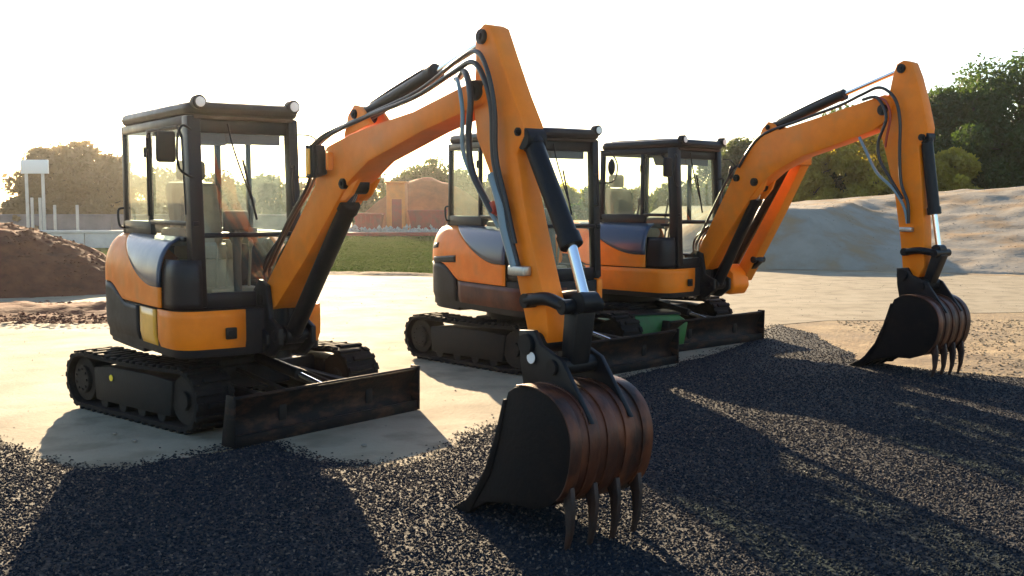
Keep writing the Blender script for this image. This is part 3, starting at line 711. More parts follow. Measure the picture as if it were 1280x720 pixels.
# ------------------------------------------------------------------ ground
M['sand'] = mat('sandy_ground', (.33, .25, .14), .9, col2=(.20, .145, .085), nscale=2.3, amt=.5, bump=1, bscale=18, third=(.17, .13, .085), tscale=.7, spec=.15)
M['concrete'] = mat('yard_concrete', (.29, .25, .175), .85, col2=(.235, .20, .135), nscale=1.1, amt=.5, bump=.3, bscale=30, third=(.18, .15, .10), tscale=2.6, spec=.15)
M['grassbase'] = mat('grass_ground', (.05, .075, .022), 1, col2=(.085, .095, .035), nscale=.35, amt=.55, bump=.1, bscale=8, stretch=(.3, 1, 1), spec=0)
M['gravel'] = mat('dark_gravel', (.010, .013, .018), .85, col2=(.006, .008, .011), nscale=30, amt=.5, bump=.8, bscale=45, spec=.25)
M['blade_grass'] = mat('grass_blades', (.045, .075, .02), 1, col2=(.08, .09, .03), nscale=.35, amt=.5, transl=.3, tcol=(.07, .10, .025), spec=0)
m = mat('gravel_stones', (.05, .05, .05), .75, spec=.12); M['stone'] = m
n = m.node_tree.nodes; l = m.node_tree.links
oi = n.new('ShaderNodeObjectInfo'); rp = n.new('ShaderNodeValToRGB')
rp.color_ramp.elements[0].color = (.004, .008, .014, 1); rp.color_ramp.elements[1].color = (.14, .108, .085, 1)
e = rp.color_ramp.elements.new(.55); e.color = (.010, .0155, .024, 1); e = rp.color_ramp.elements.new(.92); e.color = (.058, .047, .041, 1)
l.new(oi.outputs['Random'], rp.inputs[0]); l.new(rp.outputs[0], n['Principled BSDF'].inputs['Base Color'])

def sheet(name, poly, z, m, kind='structure', thick=0):
    bm = bmesh.new(); f = bm.faces.new([bm.verts.new((x, y, z)) for x, y in poly])
    if f.normal.z < 0: f.normal_flip()
    f.normal_update()
    if f.normal.z < 0: f.normal_flip()
    bmesh.ops.triangulate(bm, faces=[f])
    me = bpy.data.meshes.new(name); bm.to_mesh(me); bm.free(); me.materials.append(m)
    o = bpy.data.objects.new(name, me); COL.objects.link(o); o['kind'] = kind; return o

def heightfield(name, x0, x1, y0, y1, step, hf, m, keep=None, parent=None, smooth_=True):
    nx = int((x1-x0)/step)+1; ny = int((y1-y0)/step)+1
    xs = np.linspace(x0, x1, nx); ys = np.linspace(y0, y1, ny)
    V = []; 
    for y in ys:
        for x in xs: V.append((x, y, hf(x, y)))
    V = np.array(V); idx = np.arange(nx*ny).reshape(ny, nx)
    Fq = np.stack([idx[:-1, :-1], idx[:-1, 1:], idx[1:, 1:], idx[1:, :-1]], -1).reshape(-1, 4)
    if keep is not None:
        km = np.array([keep(*V[i]) for i in range(len(V))]); Fq = Fq[km[Fq].any(1)]
        used = np.unique(Fq); remap = np.zeros(len(V), int); remap[used] = np.arange(len(used)); V = V[used]; Fq = remap[Fq]
    return mesh_np(name, V, Fq, m, parent, smooth_)

def nz(x, y, s=1, o=0): return noise.noise(Vector((x*s, y*s, o)))

bm = bmesh.new()
def ground_h(x, y):
    b = 0
    r_ = smooth(4.2, 5.2, x+.12*(y-9))*(1-smooth(13.0, 14.4, y-.15*(x-5)))
    return b+r_*(.022*nz(x, y, 1.6, 6)+.022*nz(x, y, 3.7, 2)+.012*nz(x*.6, y, 9, 5))
ground = heightfield('ground', -14, 26, -4, 30, .125, ground_h, M['sand'])
ground['kind'] = 'structure'
# the same sheet carried on to the horizon: outer skirt joined into the ground mesh
bm.from_mesh(ground.data)
outer = [(-700, -60), (700, -60), (700, 1200), (-700, 1200)]
iv = [(-14, -4), (26, -4), (26, 30), (-14, 30)]
A = [bm.verts.new((x, y, -.003)) for x, y in outer]; B = [bm.verts.new((x, y, -.003)) for x, y in iv]
for k in range(4): bm.faces.new((A[k], A[(k+1) % 4], B[(k+1) % 4], B[k]))
bmesh.ops.recalc_face_normals(bm, faces=bm.faces)
bm.to_mesh(ground.data); bm.free()

slab_edge = [(-9, 9.3), (-5.2, 8.3), (-4.2, 7.62), (-3.57, 7.17), (-3.28, 6.86), (-3.0, 6.62), (-2.72, 6.50), (-2.49, 6.50), (-2.2, 6.84), (-1.96, 7.14), (-1.72, 7.28), (-1.5, 7.0), (-1.26, 6.70), (-1.0, 6.62), (-.73, 6.64),
             (-.52, 6.86), (-.34, 7.15), (-.30, 7.45), (-.15, 7.72), (.05, 7.9), (.35, 8.5), (.75, 9.4), (1.18, 10.15), (1.89, 11.05), (2.6, 12.1), (3.2, 13.3), (3.7, 14.4)]
sheet('concrete_yard', slab_edge+[(4.5, 14.9), (5.6, 15.0), (7.0, 15.9), (9.2, 16.2), (13, 17.4), (22, 18), (22, 21), (12, 23.5), (7, 25.6), (3, 24.2), (-1.0, 23.6), (-5, 24.5), (-14, 27), (-14, 15), (-12, 11)], .005, M['concrete'])
gedge = slab_edge+[(3.9, 13.0), (3.72, 11.2), (4.2, 10.5), (5.0, 9.9), (6.2, 9.3), (8.5, 8.8), (12, 8.4)]
gx = np.array([p[0] for p in gedge]); gy = np.array([p[1] for p in gedge])
GP = gedge+[(12, -3), (-9, -3)]
ga = np.array(GP+[GP[0]])
def sdist(x, y):
    a = ga[:-1]; b = ga[1:]; ab = b-a; p = np.array([x, y]); t = np.clip(((p-a)*ab).sum(1)/(ab**2).sum(1), 0, 1)
    d = np.sqrt(((a+ab*t[:, None]-p)**2).sum(1)).min()
    inside = False
    c = ((a[:, 1] > y) != (b[:, 1] > y))
    with np.errstate(divide='ignore', invalid='ignore'):
        xi = (b[:, 0]-a[:, 0])*(y-a[:, 1])/(b[:, 1]-a[:, 1])+a[:, 0]
    inside = (np.sum(c & (x < xi)) % 2) == 1
    return d if inside else -d
SD = {}
def gh(x, y):
    d = sdist(x, y)+.10*nz(x, y, 2.2, 9)+.05*nz(x, y, 6, 3); SD[(round(x, 3), round(y, 3))] = d
    t = max(-1, min(1, d/.18))
    return -.02+.05*(t*.5+.5)*1.0+(.014*nz(x, y, 1.6, 2)+.010*nz(x, y, 5, 7))*(1 if d > 0 else .2)+(.015*max(0, min(1, d*2)))
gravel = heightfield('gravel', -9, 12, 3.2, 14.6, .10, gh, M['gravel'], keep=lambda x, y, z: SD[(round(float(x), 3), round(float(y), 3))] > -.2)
tag(gravel, kind='stuff')
me = gravel.data; at_ = me.attributes.new('dens', 'FLOAT', 'POINT')
vals = []
for v in me.vertices:
    x, y = v.co.x, v.co.y; d = SD.get((round(x, 3), round(y, 3)), None)
    if d is None: d = sdist(x, y)
    base = 3600 if y < 6.5 else (2800 if y < 8 else (1900 if y < 10 else (1100 if y < 11.5 else 600)))
    if abs(x) > .52*y+.7: base = 60                      # beyond what the yard view needs
    vals.append(base*max(0, min(1, (d+.16)/.2)))
at_.data.foreach_set('value', vals)
ng = bpy.data.node_groups.new('gravel_scatter', 'GeometryNodeTree')
ng.interface.new_socket('Geometry', in_out='INPUT', socket_type='NodeSocketGeometry'); ng.interface.new_socket('Geometry', in_out='OUTPUT', socket_type='NodeSocketGeometry')
N_ = ng.nodes; L_ = ng.links
gi = N_.new('NodeGroupInput'); go = N_.new('NodeGroupOutput')
dp = N_.new('GeometryNodeDistributePointsOnFaces'); at2 = N_.new('GeometryNodeInputNamedAttribute'); at2.data_type = 'FLOAT'; at2.inputs['Name'].default_value = 'dens'
L_.new(gi.outputs[0], dp.inputs['Mesh']); L_.new(at2.outputs['Attribute'], dp.inputs['Density'])
ico = N_.new('GeometryNodeMeshIcoSphere'); ico.inputs['Radius'].default_value = 1; ico.inputs['Subdivisions'].default_value = 2
spn = N_.new('GeometryNodeSetPosition'); nt_ = N_.new('ShaderNodeTexNoise'); nt_.inputs['Scale'].default_value = .9; nt_.inputs['Detail'].default_value = 1
vm = N_.new('ShaderNodeVectorMath'); vm.operation = 'SUBTRACT'; vm.inputs[1].default_value = (.5, .5, .5)
vm2 = N_.new('ShaderNodeVectorMath'); vm2.operation = 'SCALE'; vm2.inputs['Scale'].default_value = 1.7
L_.new(nt_.outputs['Color'], vm.inputs[0]); L_.new(vm.outputs[0], vm2.inputs[0]); L_.new(vm2.outputs[0], spn.inputs['Offset']); L_.new(ico.outputs['Mesh'], spn.inputs['Geometry'])
smt = N_.new('GeometryNodeSetMaterial'); smt.inputs['Material'].default_value = M['stone']; L_.new(spn.outputs[0], smt.inputs['Geometry'])
ip = N_.new('GeometryNodeInstanceOnPoints'); L_.new(dp.outputs['Points'], ip.inputs['Points']); L_.new(smt.outputs[0], ip.inputs['Instance'])
rv = N_.new('FunctionNodeRandomValue'); rv.data_type = 'FLOAT_VECTOR'; rv.inputs[0].default_value = (0, 0, 0); rv.inputs[1].default_value = (6.3, 6.3, 6.3)
L_.new(rv.outputs[0], ip.inputs['Rotation'])
rs = N_.new('FunctionNodeRandomValue'); rs.data_type = 'FLOAT_VECTOR'; rs.inputs[0].default_value = (.0035, .0035, .003); rs.inputs[1].default_value = (.012, .011, .009); rs.inputs['Seed'].default_value = 5
L_.new(rs.outputs[0], ip.inputs['Scale'])
jn = N_.new('GeometryNodeJoinGeometry'); L_.new(gi.outputs[0], jn.inputs[0]); L_.new(ip.outputs[0], jn.inputs[0]); L_.new(jn.outputs[0], go.inputs[0])
md = gravel.modifiers.new('scatter', 'NODES'); md.node_group = ng

# pebbles and clods lying about the yard, the sand and the foot of the heaps
def chunks(name, xs, ys, zs, sz, m):
    K = len(xs); base = np.array([(1, 0, 0), (-1, 0, 0), (0, 1, 0), (0, -1, 0), (0, 0, 1), (0, 0, -1), (.6, .6, .5), (-.6, .5, .55), (.5, -.62, .5), (-.55, -.6, .5)], float)
    tri = np.array([(0, 6, 8), (6, 4, 8), (2, 6, 0), (2, 7, 6), (6, 7, 4), (1, 7, 2), (1, 9, 7), (9, 4, 7), (3, 9, 1), (3, 8, 9), (8, 4, 9), (0, 8, 3)])
    B_ = base[None]*(sz[:, None, None]*rng.uniform(.6, 1.2, (K, 1, 3)))*rng.uniform(.8, 1.2, (K, 10, 1)); a = rng.uniform(0, 6.3, K); c, s_ = np.cos(a)[:, None], np.sin(a)[:, None]
    X = B_[..., 0]*c-B_[..., 1]*s_+xs[:, None]; Y = B_[..., 0]*s_+B_[..., 1]*c+ys[:, None]; Z = B_[..., 2]*.7+zs[:, None]
    V = np.stack([X, Y, Z], -1).reshape(-1, 3); Fq = (tri[None]+10*np.arange(K)[:, None, None]).reshape(-1, 3)
    o = mesh_np(name, V, Fq, m); tag(o, kind='stuff'); return o
M['pebble'] = mat('pebbles', (.16, .14, .115), .85, col2=(.26, .22, .17), nscale=30, amt=.5, spec=.2)
K = 4500
ex = rng.uniform(0, len(slab_edge)-1.001, K); ei = ex.astype(int); ef = ex-ei; se = np.array(slab_edge)
p1 = se[ei]*(1-ef[:, None])+se[ei+1]*ef[:, None]; off = np.abs(rng.normal(0, .09, K)); 
xs = p1[:, 0]+off*-.2+rng.normal(0, .06, K); ys = p1[:, 1]+off
chunks('pebbles', xs, ys, np.full(K, .008), rng.uniform(.003, .011, K), M['gravel'])
K = 2600
xs = rng.uniform(-9, 14, K); ys = rng.uniform(7.2, 23, K); k_ = (np.abs(xs) < .55*ys+.5)
chunks('yard_grit', xs[k_], ys[k_], np.full(k_.sum(), .007), rng.uniform(.003, .011, k_.sum())*rng.uniform(.5, 1.4, k_.sum()), M['pebble'])
K = 9000
xs = rng.uniform(4.6, 13, K); ys = rng.uniform(8.2, 15, K); zs = np.array([ground_h(a, b) for a, b in zip(xs, ys)])
chunks('sand_clods', xs, ys, zs, rng.uniform(.004, .022, K), M['sand'])
# loose stones and scraps on the slab
for (px_, py_, s_) in ((212, 556, .03),):
    pass
def gpt(px, py):
    b = (360-py)/F; a = (px-640)/F; y = cos(PITCH)+b*sin(PITCH); z = -sin(PITCH)+b*cos(PITCH); t = -CAMH/z
    return (a*t, y*t)
for px_, py_, lab in ((143, 545, 'small pale stone in the shade beside the near track, the left one'), (168, 554, 'small pale stone in the shade beside the near track, the right one'), (455, 560, 'dark pebble on the pale slab before the near blade')):
    x, y = gpt(px_, py_); mb = MB(); mb.ell((0, 0, .008), (.022, .014, .010), 2)
    o = mb.build('stone', M['pebble'] if 'pale' in lab else M['charcoal'], ang=80); o.location = (x, y, .012); tag(o, lab, 'stone', 'small stones lying on the slab')

# dirt verge along the far side of the yard, low ridge
def verge(name, pts, w, h, m, kind='structure', seed=0):
    rows = []
    P = [Vector(p) for p in pts]
    Q = []
    for a, b in zip(P, P[1:]):
        n_ = max(2, int((b-a).length/.25))
        for k in range(n_): Q.append(a.lerp(b, k/n_))
    Q.append(P[-1])
    for i, p in enumerate(Q):
        t = (Q[min(i+1, len(Q)-1)]-Q[max(i-1, 0)]).normalized(); nn = Vector((-t.y, t.x))
        r = []
        for k in range(9):
            u = k/8*2-1; hgt = h*(1-u*u)*(.7+.6*nz(p.x, p.y+k, .9, seed))+h*.35*nz(p.x, p.y+u, 4, seed)*(1-u*u)
            q = p+nn*(u*w/2*(1+.3*nz(p.x, p.y, .7, seed+5))); r.append((q.x, q.y, hgt-.02))
        rows.append(r)
    mb = MB(); mb.grid(rows); o = mb.build(name, m, ang=180); o['kind'] = kind; return o
M['verge'] = mat('dry_earth', (.27, .20, .12), .95, col2=(.16, .12, .08), nscale=4, amt=.5, bump=.8, bscale=12, spec=.1)
verge('verge', [(-14, 27.2), (-5, 24.7), (-1, 23.9), (5, 23.4)], 1.0, .10, M['verge'])
sheet('grass_field', [(-30, 30), (-5, 25.0), (-1, 24.4), (2.6, 24.6), (3.4, 28), (6, 52), (-40, 52)], .02, M['grassbase'])
# grass tufts
K = 60000
gxv = rng.uniform(-13, 2.6, K); gyv = 24.4+rng.uniform(0, 1, K)**1.6*27; s_ = rng.uniform(.015, .035, K); an = rng.uniform(0, 2*pi, K)
dx = np.cos(an)*.02*(1+gyv/20); dy = np.sin(an)*.02*(1+gyv/20); lx = rng.normal(0, .03, K); ly = rng.normal(0, .03, K)
V = np.stack([np.stack([gxv-dx, gyv-dy, np.full(K, .02)], -1), np.stack([gxv+dx, gyv+dy, np.full(K, .02)], -1), np.stack([gxv+lx, gyv+ly, .02+s_], -1)], 1).reshape(-1, 3)
o = mesh_np('grass', V, np.arange(3*K).reshape(-1, 3), M['blade_grass']); tag(o, kind='stuff')

# ------------------------------------------------------------------ heaps and bank
M['soil'] = mat('red_brown_soil', (.17, .062, .033), .95, col2=(.09, .035, .022), nscale=3, amt=.5, bump=1, bscale=9, spec=.1)
M['bank'] = mat('sand_bank', (.30, .265, .21), .95, col2=(.235, .20, .15), nscale=.9, amt=.5, bump=.7, bscale=7, third=(.30, .20, .11), tscale=.9, spec=.1)
def heap_h(x, y):
    # soil heap at left
    d = (abs((x+14.2)/7.6)**2.2+abs((y-20.6)/3.1)**2.2)**(1/2.2)
    h = 3.1*max(0, 1-d)**.95; t = 1.38
    h = h if h < t*.8 else t*.8+(t*.2)*(1-math.exp(-(h-t*.8)/(t*.2)))
    return h*(1+.06*nz(x, y, .8, 1))+.07*nz(x, y, 2.5, 3)+.05*nz(x, y, 6, 3)+.035*nz(x, y, 12, 5)-.08
o = heightfield('soil_heap', -20, -6.4, 17.2, 24, .07, heap_h, M['soil']); tag(o, 'reddish brown soil heap left of the near excavator with a sunlit edge', 'soil heap')
o = heightfield('rubble_strip', -12, -3.2, 13.9, 17.2, .09, lambda x, y: (.15*(1-abs(y-15.6+.06*x)/1.7))*(1+.6*nz(x, y, 2, 1))+.035*nz(x, y, 8, 2)-.02, M['soil']); tag(o, kind='stuff')
def bank_h(x, y):
    base = 26.4-.26*(x-6.5)-.25*max(0, x-9)           # toe line, y of the toe
    d = y-base+.25*nz(x, y, .5, 3)
    top = 1.50+.07*max(0, x-8.5)+.10*nz(x, 0, .35, 8)
    s = .62+.0*x
    k = smooth(7.4, 11.5, x-.15*(y-26)); w_ = 2.6+10*k
    t = d/w_
    if t < 0: h = -.1+t*.3
    else: h = top*(1-(1-min(t, 1))**(1.35-.3*k))+.10*k*nz(x, y, .9, 11)*min(t, 1)
    if x < 5.8: h *= max(0, (x-3.2)/2.6)
    return h+.05*nz(x, y, 1.4, 1)+.02*nz(x, y, 5, 2)
o = heightfield('sand_bank', 3.0, 26, 17.5, 41, .2, bank_h, M['bank'], keep=lambda x, y, z: z > -.3); tag(o, 'long pale sand bank behind the far bucket at right', 'sand bank')

K = 5200
xs = rng.uniform(-19, -6.6, K); ys = rng.uniform(17.2, 22, K); zs = np.array([heap_h(a, b) for a, b in zip(xs, ys)]); k_ = zs > -.06
chunks('soil_clods', xs[k_], ys[k_], zs[k_], rng.uniform(.01, .05, k_.sum()), M['soil'])
K = 3500
xs = rng.uniform(-11.5, -3.4, K); ys = rng.uniform(14.1, 17.1, K)
chunks('soil_crumbs', xs, ys, np.full(K, .05), rng.uniform(.01, .045, K), M['soil'])
K = 2500
xs = rng.uniform(6, 20, K); ys = rng.uniform(21, 36, K); zs = np.array([bank_h(a, b) for a, b in zip(xs, ys)]); k_ = zs > -.05
chunks('bank_clods', xs[k_], ys[k_], zs[k_], rng.uniform(.006, .025, k_.sum()), M['bank'])

# ------------------------------------------------------------------ trees
M['bark'] = mat('bark', (.10, .075, .055), .9, col2=(.05, .04, .03), nscale=12, amt=.5, bump=.6, bscale=25, spec=.1)
M['leaf_dark'] = mat('leaves_dark', (.020, .042, .012), .6, col2=(.034, .062, .016), nscale=1.2, amt=.5, transl=.28, tcol=(.10, .17, .02), spec=.2)
M['leaf_mid'] = mat('leaves_mid', (.035, .058, .018), .55, col2=(.055, .075, .022), nscale=1.2, amt=.5, transl=.3, tcol=(.12, .15, .03))
M['leaf_sunlit_gold'] = mat('leaves_sunlit_gold', (.24, .20, .03), .55, col2=(.13, .14, .03), nscale=1.2, amt=.5, transl=.5, tcol=(.75, .60, .06))  # yellow of sunlit foliage put into the leaf colour
M['leaf_hazy'] = mat('leaves_hazy', (.22, .155, .085), .6, col2=(.15, .11, .06), nscale=1.0, amt=.5, transl=.4, tcol=(.25, .18, .07))  # haze and sun glare put into the leaf colour as pale brown
def tree(label, x, y, h, r, leaf, n=9000, cat='tree', low=.12, ls=.085, name='broadleaf_tree', seed=1, group=None, oval=1.0):
    rg = np.random.default_rng(seed); root = bpy.data.objects.new(name, None); COL.objects.link(root); root.location = (x, y, 0)
    tag(root, label, cat, group)
    mb = MB(); rr = max(.05, h*.022)
    mb.tube([(0, 0, -.1), (.04*h*rg.normal(0, .3), .0, h*.3), (.03*h*rg.normal(), .02*h, h*.6), (0, 0, h*.88)], rr, rs=(rr, rr*.25), n=8)
    NC = 38
    C = []
    for k in range(NC):
        u = (k+.5)/NC; z = h*(low+(1-low)*u**.9*.93)+rg.normal(0, .03*h); wr = r*math.sqrt(max(.12, 1-((u-.38)/.68)**2))*oval*rg.uniform(.75, 1.25)
        a = k*2.4+rg.uniform(-.5, .5); q = rg.uniform(.25, 1.0)*wr
        C.append((q*cos(a), q*sin(a), z, r*rg.uniform(.16, .40)))
        mb.tube([(0, 0, max(.1, z-.25*h*rg.uniform(.3, .9))), (q*cos(a)*.5, q*sin(a)*.5, z-.06*h), (q*cos(a), q*sin(a), z)], rr*.3, rs=(rr*.4, rr*.1), n=5)
    mb.build('trunk', M['bark'], root)
    C = np.array(C); wt = C[:, 3]**2; ci = rg.choice(NC, n, p=wt/wt.sum())
    d = rg.normal(size=(n, 3)); d /= np.linalg.norm(d, axis=1)[:, None]
    rad = rg.uniform(.35, 1.12, n)**.6
    P = C[ci, :3]+d*(rad*C[ci, 3])[:, None]*np.array([1, 1, .82])
    P += rg.normal(0, .03*r, (n, 3))
    P = P[P[:, 2] > .05]; n = len(P)
    a = rg.normal(size=(n, 3)); a /= np.linalg.norm(a, axis=1)[:, None]; b = np.cross(a, rg.normal(size=(n, 3))); b /= np.linalg.norm(b, axis=1)[:, None]
    s = ls*rg.uniform(.6, 1.5, n)[:, None]
    V = np.stack([P-a*s, P+b*s*.5, P+a*s, P-b*s*.5], 1).reshape(-1, 3)
    mesh_np('crown', V, np.arange(4*n).reshape(-1, 4), M[leaf], root)
    return root
def tp(px, Y): return ((px-640)/F*Y, Y)
def th(py, Y): return CAMH+(HOR-py)/F*Y
g = 'trees behind the sand bank'
spec = [  # px, top py, Y, radius, leaf, label
    (1268, 86, 56, 4.2, 'leaf_dark', 'tallest dark green tree at the right edge behind the sand bank'),
    (1208, 104, 55, 3.3, 'leaf_dark', 'rounded dark tree left of the tallest one behind the bank'),
    (1345, 96, 54, 3.8, 'leaf_dark', 'dark tree cut by the right edge of the photo'),
    (1170, 118, 57, 3.2, 'leaf_dark', 'dark tree just right of the far stick behind the bank'),
    (1092, 148, 51, 1.9, 'leaf_sunlit_gold', 'sunlit yellow bush-like tree left of the far stick behind the bank'),
    (1190, 190, 50, 1.3, 'leaf_sunlit_gold', 'low yellowish tree right of the far bucket cylinder'),
    (1050, 142, 57, 3.0, 'leaf_dark', 'dark tree under the far boom, left of the sunlit one'),
    (1012, 164, 52, 1.7, 'leaf_sunlit_gold', 'sunlit yellow tree under the far boom beside the side boom'),
    (1125, 132, 58, 3.0, 'leaf_dark', 'dark tree half hidden behind the far stick'),
    (970, 172, 57, 2.4, 'leaf_mid', 'green tree seen through the gap between the two far boom arms'),
    (918, 174, 57, 1.9, 'leaf_mid', 'green tree between the farthest cab and its boom'),
    (1248, 165, 52, 3.2, 'leaf_dark', 'low dark bushy tree in front of the tallest one, on the bank edge'),
    (1148, 180, 53, 2.4, 'leaf_dark', 'low dark tree between the far stick and the low yellowish tree')]
for i, (px_, py_, Y, r, lf, lab) in enumerate(spec):
    x, y = tp(px_, Y); h = th(py_, Y); tree(lab, x, y, h, r, lf, n=26000 if r > 2 else 14000, seed=20+i, group=g, low=.06, ls=.11)
spec = [(60, 190, 46, 1.7, 'hazy brown tree behind the white signboard at the left'), (100, 186, 48, 1.9, 'widest hazy brown tree at the left, right of the signboard'), (140, 196, 47, 1.6, 'hazy tree directly behind the near cab, rightmost of the left clump'),
        (24, 250, 45, .7, 'low shrub at the far left edge below the signboard')]
for i, (px_, py_, Y, r, lab) in enumerate(spec):
    x, y = tp(px_, Y); tree(lab, x, y, th(py_, Y), r, 'leaf_hazy', n=6000, seed=50+i, group='hazy trees at the left', ls=.13)
spec = [(452, 218, 62, 1.9, 'leaf_mid', 'loose green tree right of the near boom cylinder, beside the earth mound'), (530, 207, 68, 2.2, 'leaf_dark', 'dark green tree behind the earth mound, left of the middle cab'),
        (572, 216, 70, 2.0, 'leaf_dark', 'dark green tree behind the middle cab side window'), (500, 222, 66, 1.6, 'leaf_mid', 'green tree above the orange hut on the mound'),
        (400, 226, 66, 2.0, 'leaf_mid', 'far tree seen behind the near boom elbow'), (330, 222, 64, 2.2, 'leaf_mid', 'far pale tree seen through the near windscreen, the right one'), (275, 226, 64, 2.2, 'leaf_mid', 'far pale tree seen through the near windscreen, the left one'),
        (210, 222, 60, 2.0, 'leaf_hazy', 'far hazy tree seen through the near door window'),
        (630, 222, 66, 2.0, 'leaf_mid', 'far tree behind the near stick'), (700, 236, 60, 1.8, 'leaf_sunlit_gold', 'far yellowish tree seen through the middle windscreen'), (745, 232, 46, .9, 'leaf_dark', 'slim dark tree in the gap between the middle and farthest cabs'),
        (790, 240, 56, 1.6, 'leaf_mid', 'far low tree seen through the farthest rear side window'), (845, 236, 50, 1.5, 'leaf_mid', 'far tree seen through the farthest door window'), (885, 235, 48, 1.2, 'leaf_mid', 'far tree seen through the farthest windscreen')]
for i, (px_, py_, Y, r, lf, lab) in enumerate(spec):
    x, y = tp(px_, Y); tree(lab, x, y, th(py_, Y), r, lf, n=4500, seed=80+i, group='far trees along the field', ls=.15)

# ------------------------------------------------------------------ far structures
M['palewall'] = mat('pale_wall', (.62, .58, .50), .8, col2=(.5, .46, .4), nscale=2, amt=.5)
M['greywall'] = mat('grey_wall', (.22, .19, .19), .85, col2=(.17, .15, .15), nscale=2, amt=.5)
M['mound'] = mat('earth_mound', (.42, .13, .05), .95, col2=(.26, .09, .04), nscale=1.5, amt=.5, bump=.8, bscale=4, spec=.1)
M['redpaint'] = mat('dull_red_paint', (.36, .03, .02), .6, col2=(.2, .05, .04), nscale=3, amt=.5)
M['hut'] = mat('orange_hut_paint', (.75, .24, .04), .6, col2=(.6, .2, .05), nscale=3, amt=.5)
M['rubble'] = mat('pale_rubble', (.55, .5, .44), .9, col2=(.3, .26, .22), nscale=8, amt=.5)
def wallobj(name, lab, cat, a, b, h, t, m, cap=None):
    A = Vector((*a, 0)); B = Vector((*b, 0)); L = (B-A).length; root = bpy.data.objects.new(name, None); COL.objects.link(root); root.location = A
    root.rotation_euler = (0, 0, math.atan2(B.y-A.y, B.x-A.x)); tag(root, lab, cat)
    mb = MB(); n_ = max(1, int(L/3)); 
    for k in range(n_): mb.box(((k+.5)*L/n_, 0, h/2-.05), (L/n_-.03, t, h+.1), .02)
    mb.build('wall', m, root)
    mb = MB(); mb.box((L/2, 0, h+.05), (L+.05, t+.1, .10), .02); mb.build('coping', cap or m, root)
    return root
wallobj('garden_wall', 'long low grey wall beyond the soil heap at the left', 'wall', (-26, 44.5), (-8, 44.5), 1.05, .3, M['greywall'])
wallobj('barrier', 'low white barrier in front of the grey wall at the left', 'barrier', (-22, 38), (-9, 38), .55, .35, M['palewall'])
wallobj('kerb', 'thin dull red edging along the far side of the grass field', 'edging', (-13, 50.5), (8, 50.5), .10, .3, M['redpaint'])
# signboard
root = bpy.data.objects.new('signboard', None); COL.objects.link(root); root.location = (tp(47, 42)[0], 42, 0); tag(root, 'white blank signboard on tall posts before the hazy trees at the left', 'signboard')
mb = MB(); mb.box((0, 0, 3.08), (1.1, .12, .55), .02); mb.build('board', M['white'], root)
for x_ in (-.36, .3):
    mb = MB(); mb.box((x_, .02, 1.4), (.10, .10, 2.9), .01); mb.build('post', M['palewall'], root)
# posts in front of the left trees
for i, px_ in enumerate((42, 52, 70, 98)):
    x, y = tp(px_, 43); root = MB(); root.box((0, 0, .75 if i < 2 else .6), (.10, .10, 1.6 if i < 2 else 1.3), .015); o = root.build('fence_post', M['palewall']); o.location = (x, y, .3)
    tag(o, ['pale post under the signboard, the left one', 'pale post under the signboard, the right one', 'pale post right of the signboard', 'pale post farthest right of the signboard'][i], 'post', 'pale posts by the hazy trees')
# earth mound
def mound_h(x, y):
    cx, cy = tp(535, 60); d = math.hypot((x-cx)/4.6, (y-cy)/4); return max(-.2, 3.05*(1-d**1.7))*(1+.06*nz(x, y, .6))+.12*nz(x, y, 1.6, 4) if d < 1.1 else -.3
cx, cy = tp(535, 60)
o = heightfield('earth_mound', cx-5, cx+5, cy-4.4, cy+4.4, .2, mound_h, M['mound'], keep=lambda x, y, z: z > -.25); tag(o, 'rust coloured earth mound left of the middle excavator', 'earth mound')
# hut
root = bpy.data.objects.new('hut', None); COL.objects.link(root); x, y = tp(497, 54); root.location = (x, y, 0); tag(root, 'small orange hut with a flat roof beside the earth mound', 'hut')
mb = MB(); mb.box((0, 0, 1.3), (.95, 1.4, 2.6), .03); mb.build('wall', M['hut'], root)
mb = MB(); mb.box((0, 0, 2.66), (1.1, 1.6, .12), .02); mb.build('roof', M['hut'], root)
mb = MB(); mb.box((.05, -.705, 1.0), (.5, .02, 1.6), .005); mb.build('door', M['redpaint'], root)
# red skips / containers
for (px_, w_, h_, Y, lab) in ((462, 1.4, 1.05, 53, 'dull red skip left of the orange hut'), (535, 1.9, 1.2, 53.5, 'dull red skip right of the orange hut')):
    x, y = tp(px_, Y); root = bpy.data.objects.new('skip', None); COL.objects.link(root); root.location = (x, y, 0); tag(root, lab, 'skip', 'dull red skips by the mound')
    mb = MB(); mb.prism([(-w_/2+.2, .1), (w_/2-.2, .1), (w_/2, h_), (-w_/2, h_)], -.6, .6, .02); mb.build('body', M['redpaint'], root)
    mb = MB(); mb.box((0, -.62, h_), (w_+.05, .08, .1), .01); mb.box((0, .62, h_), (w_+.05, .08, .1), .01)
    for k in range(4): mb.box((-w_/2+.35+k*(w_-.7)/3, -.63, h_*.55), (.06, .05, h_*.8), .01)
    mb.build('rim', M['redpaint'], root)
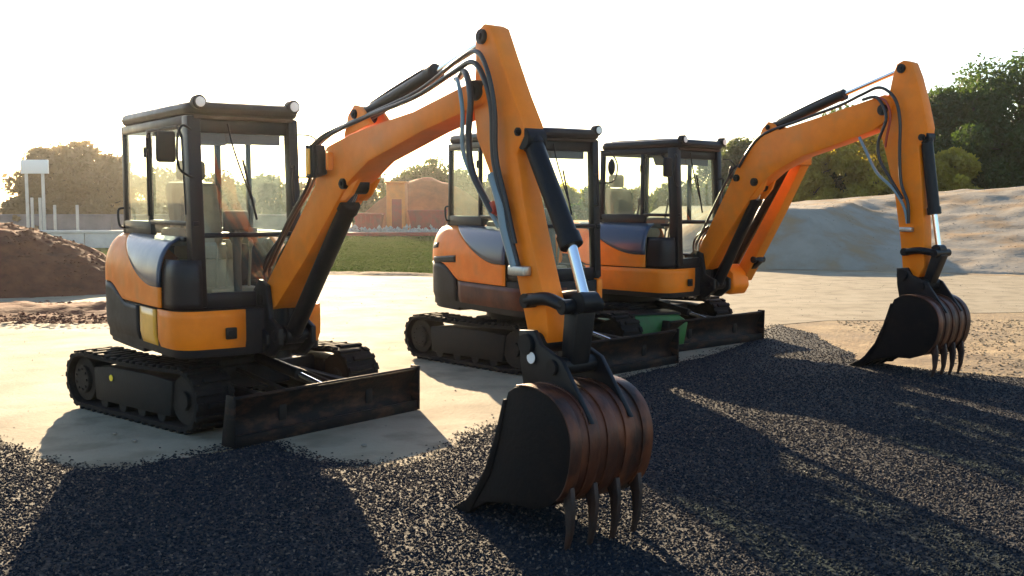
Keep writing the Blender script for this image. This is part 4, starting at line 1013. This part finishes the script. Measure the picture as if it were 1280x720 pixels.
# pale rubble row
K = 900
rx = rng.uniform(-11, 3.5, K); ry = 51.6+rng.normal(0, .35, K); rz = np.abs(rng.normal(.12, .13, K)); V = []; Fq = []
base = np.array([(1, 0, 0), (-1, 0, 0), (0, 1, 0), (0, -1, 0), (0, 0, 1), (0, 0, -1)], float); tri = np.array([(0, 2, 4), (2, 1, 4), (1, 3, 4), (3, 0, 4), (2, 0, 5), (1, 2, 5), (3, 1, 5), (0, 3, 5)])
for k in range(K):
    a = rng.uniform(0, 6.3); c, s = cos(a), sin(a); sc_ = rng.uniform(.06, .2, 3); B_ = base*sc_; B_ = B_@np.array([[c, s, 0], [-s, c, 0], [0, 0, 1]])+[rx[k], ry[k], rz[k]]
    V.append(B_); Fq.append(tri+6*k)
o = mesh_np('rubble', np.concatenate(V), np.concatenate(Fq), M['rubble']); tag(o, kind='stuff')

# ------------------------------------------------------------------ things beside the machines
root = bpy.data.objects.new('green_container', None); COL.objects.link(root)
root.location = (1.50, 12.0, 0); root.rotation_euler = (0, 0, .25)
tag(root, 'low green container lying between the middle blade and the farthest excavator', 'container')
mb = MB(); mb.prism([(-.42, .02), (.42, .02), (.48, .34), (.36, .42), (-.36, .42), (-.48, .34)], -.25, .25, .03); mb.build('body', M['greenpaint'], root)
mb = MB(); mb.box((0, 0, .43), (.8, .42, .03), .012); mb.build('lid', M['black'], root)
x, y = gpt(882, 419); mb = MB(); mb.box((0, 0, .03), (.26, .10, .035), .012); mb.box((.10, 0, .05), (.05, .08, .02), .006)
o = mb.build('metal_bracket', M['alu']); o.location = (x, y, .012); o.rotation_euler = (0, 0, .15); tag(o, 'small shiny metal bracket lying on the slab below the green container', 'metal piece')

# ------------------------------------------------------------------ haze
HAZE = True
if HAZE:
    hz = MB(); hz.box((0, 60, 9), (300, 150, 22), 0); m = bpy.data.materials.new('haze_air'); m.use_nodes = True
    n = m.node_tree.nodes; n.remove(n['Principled BSDF']); pv = n.new('ShaderNodeVolumePrincipled')
    pv.inputs['Color'].default_value = (.95, .93, .9, 1); pv.inputs['Density'].default_value = .0003; pv.inputs['Anisotropy'].default_value = .88
    m.node_tree.links.new(pv.outputs[0], n['Material Output'].inputs['Volume'])
    o = hz.build('haze', m); tag(o, kind='stuff')
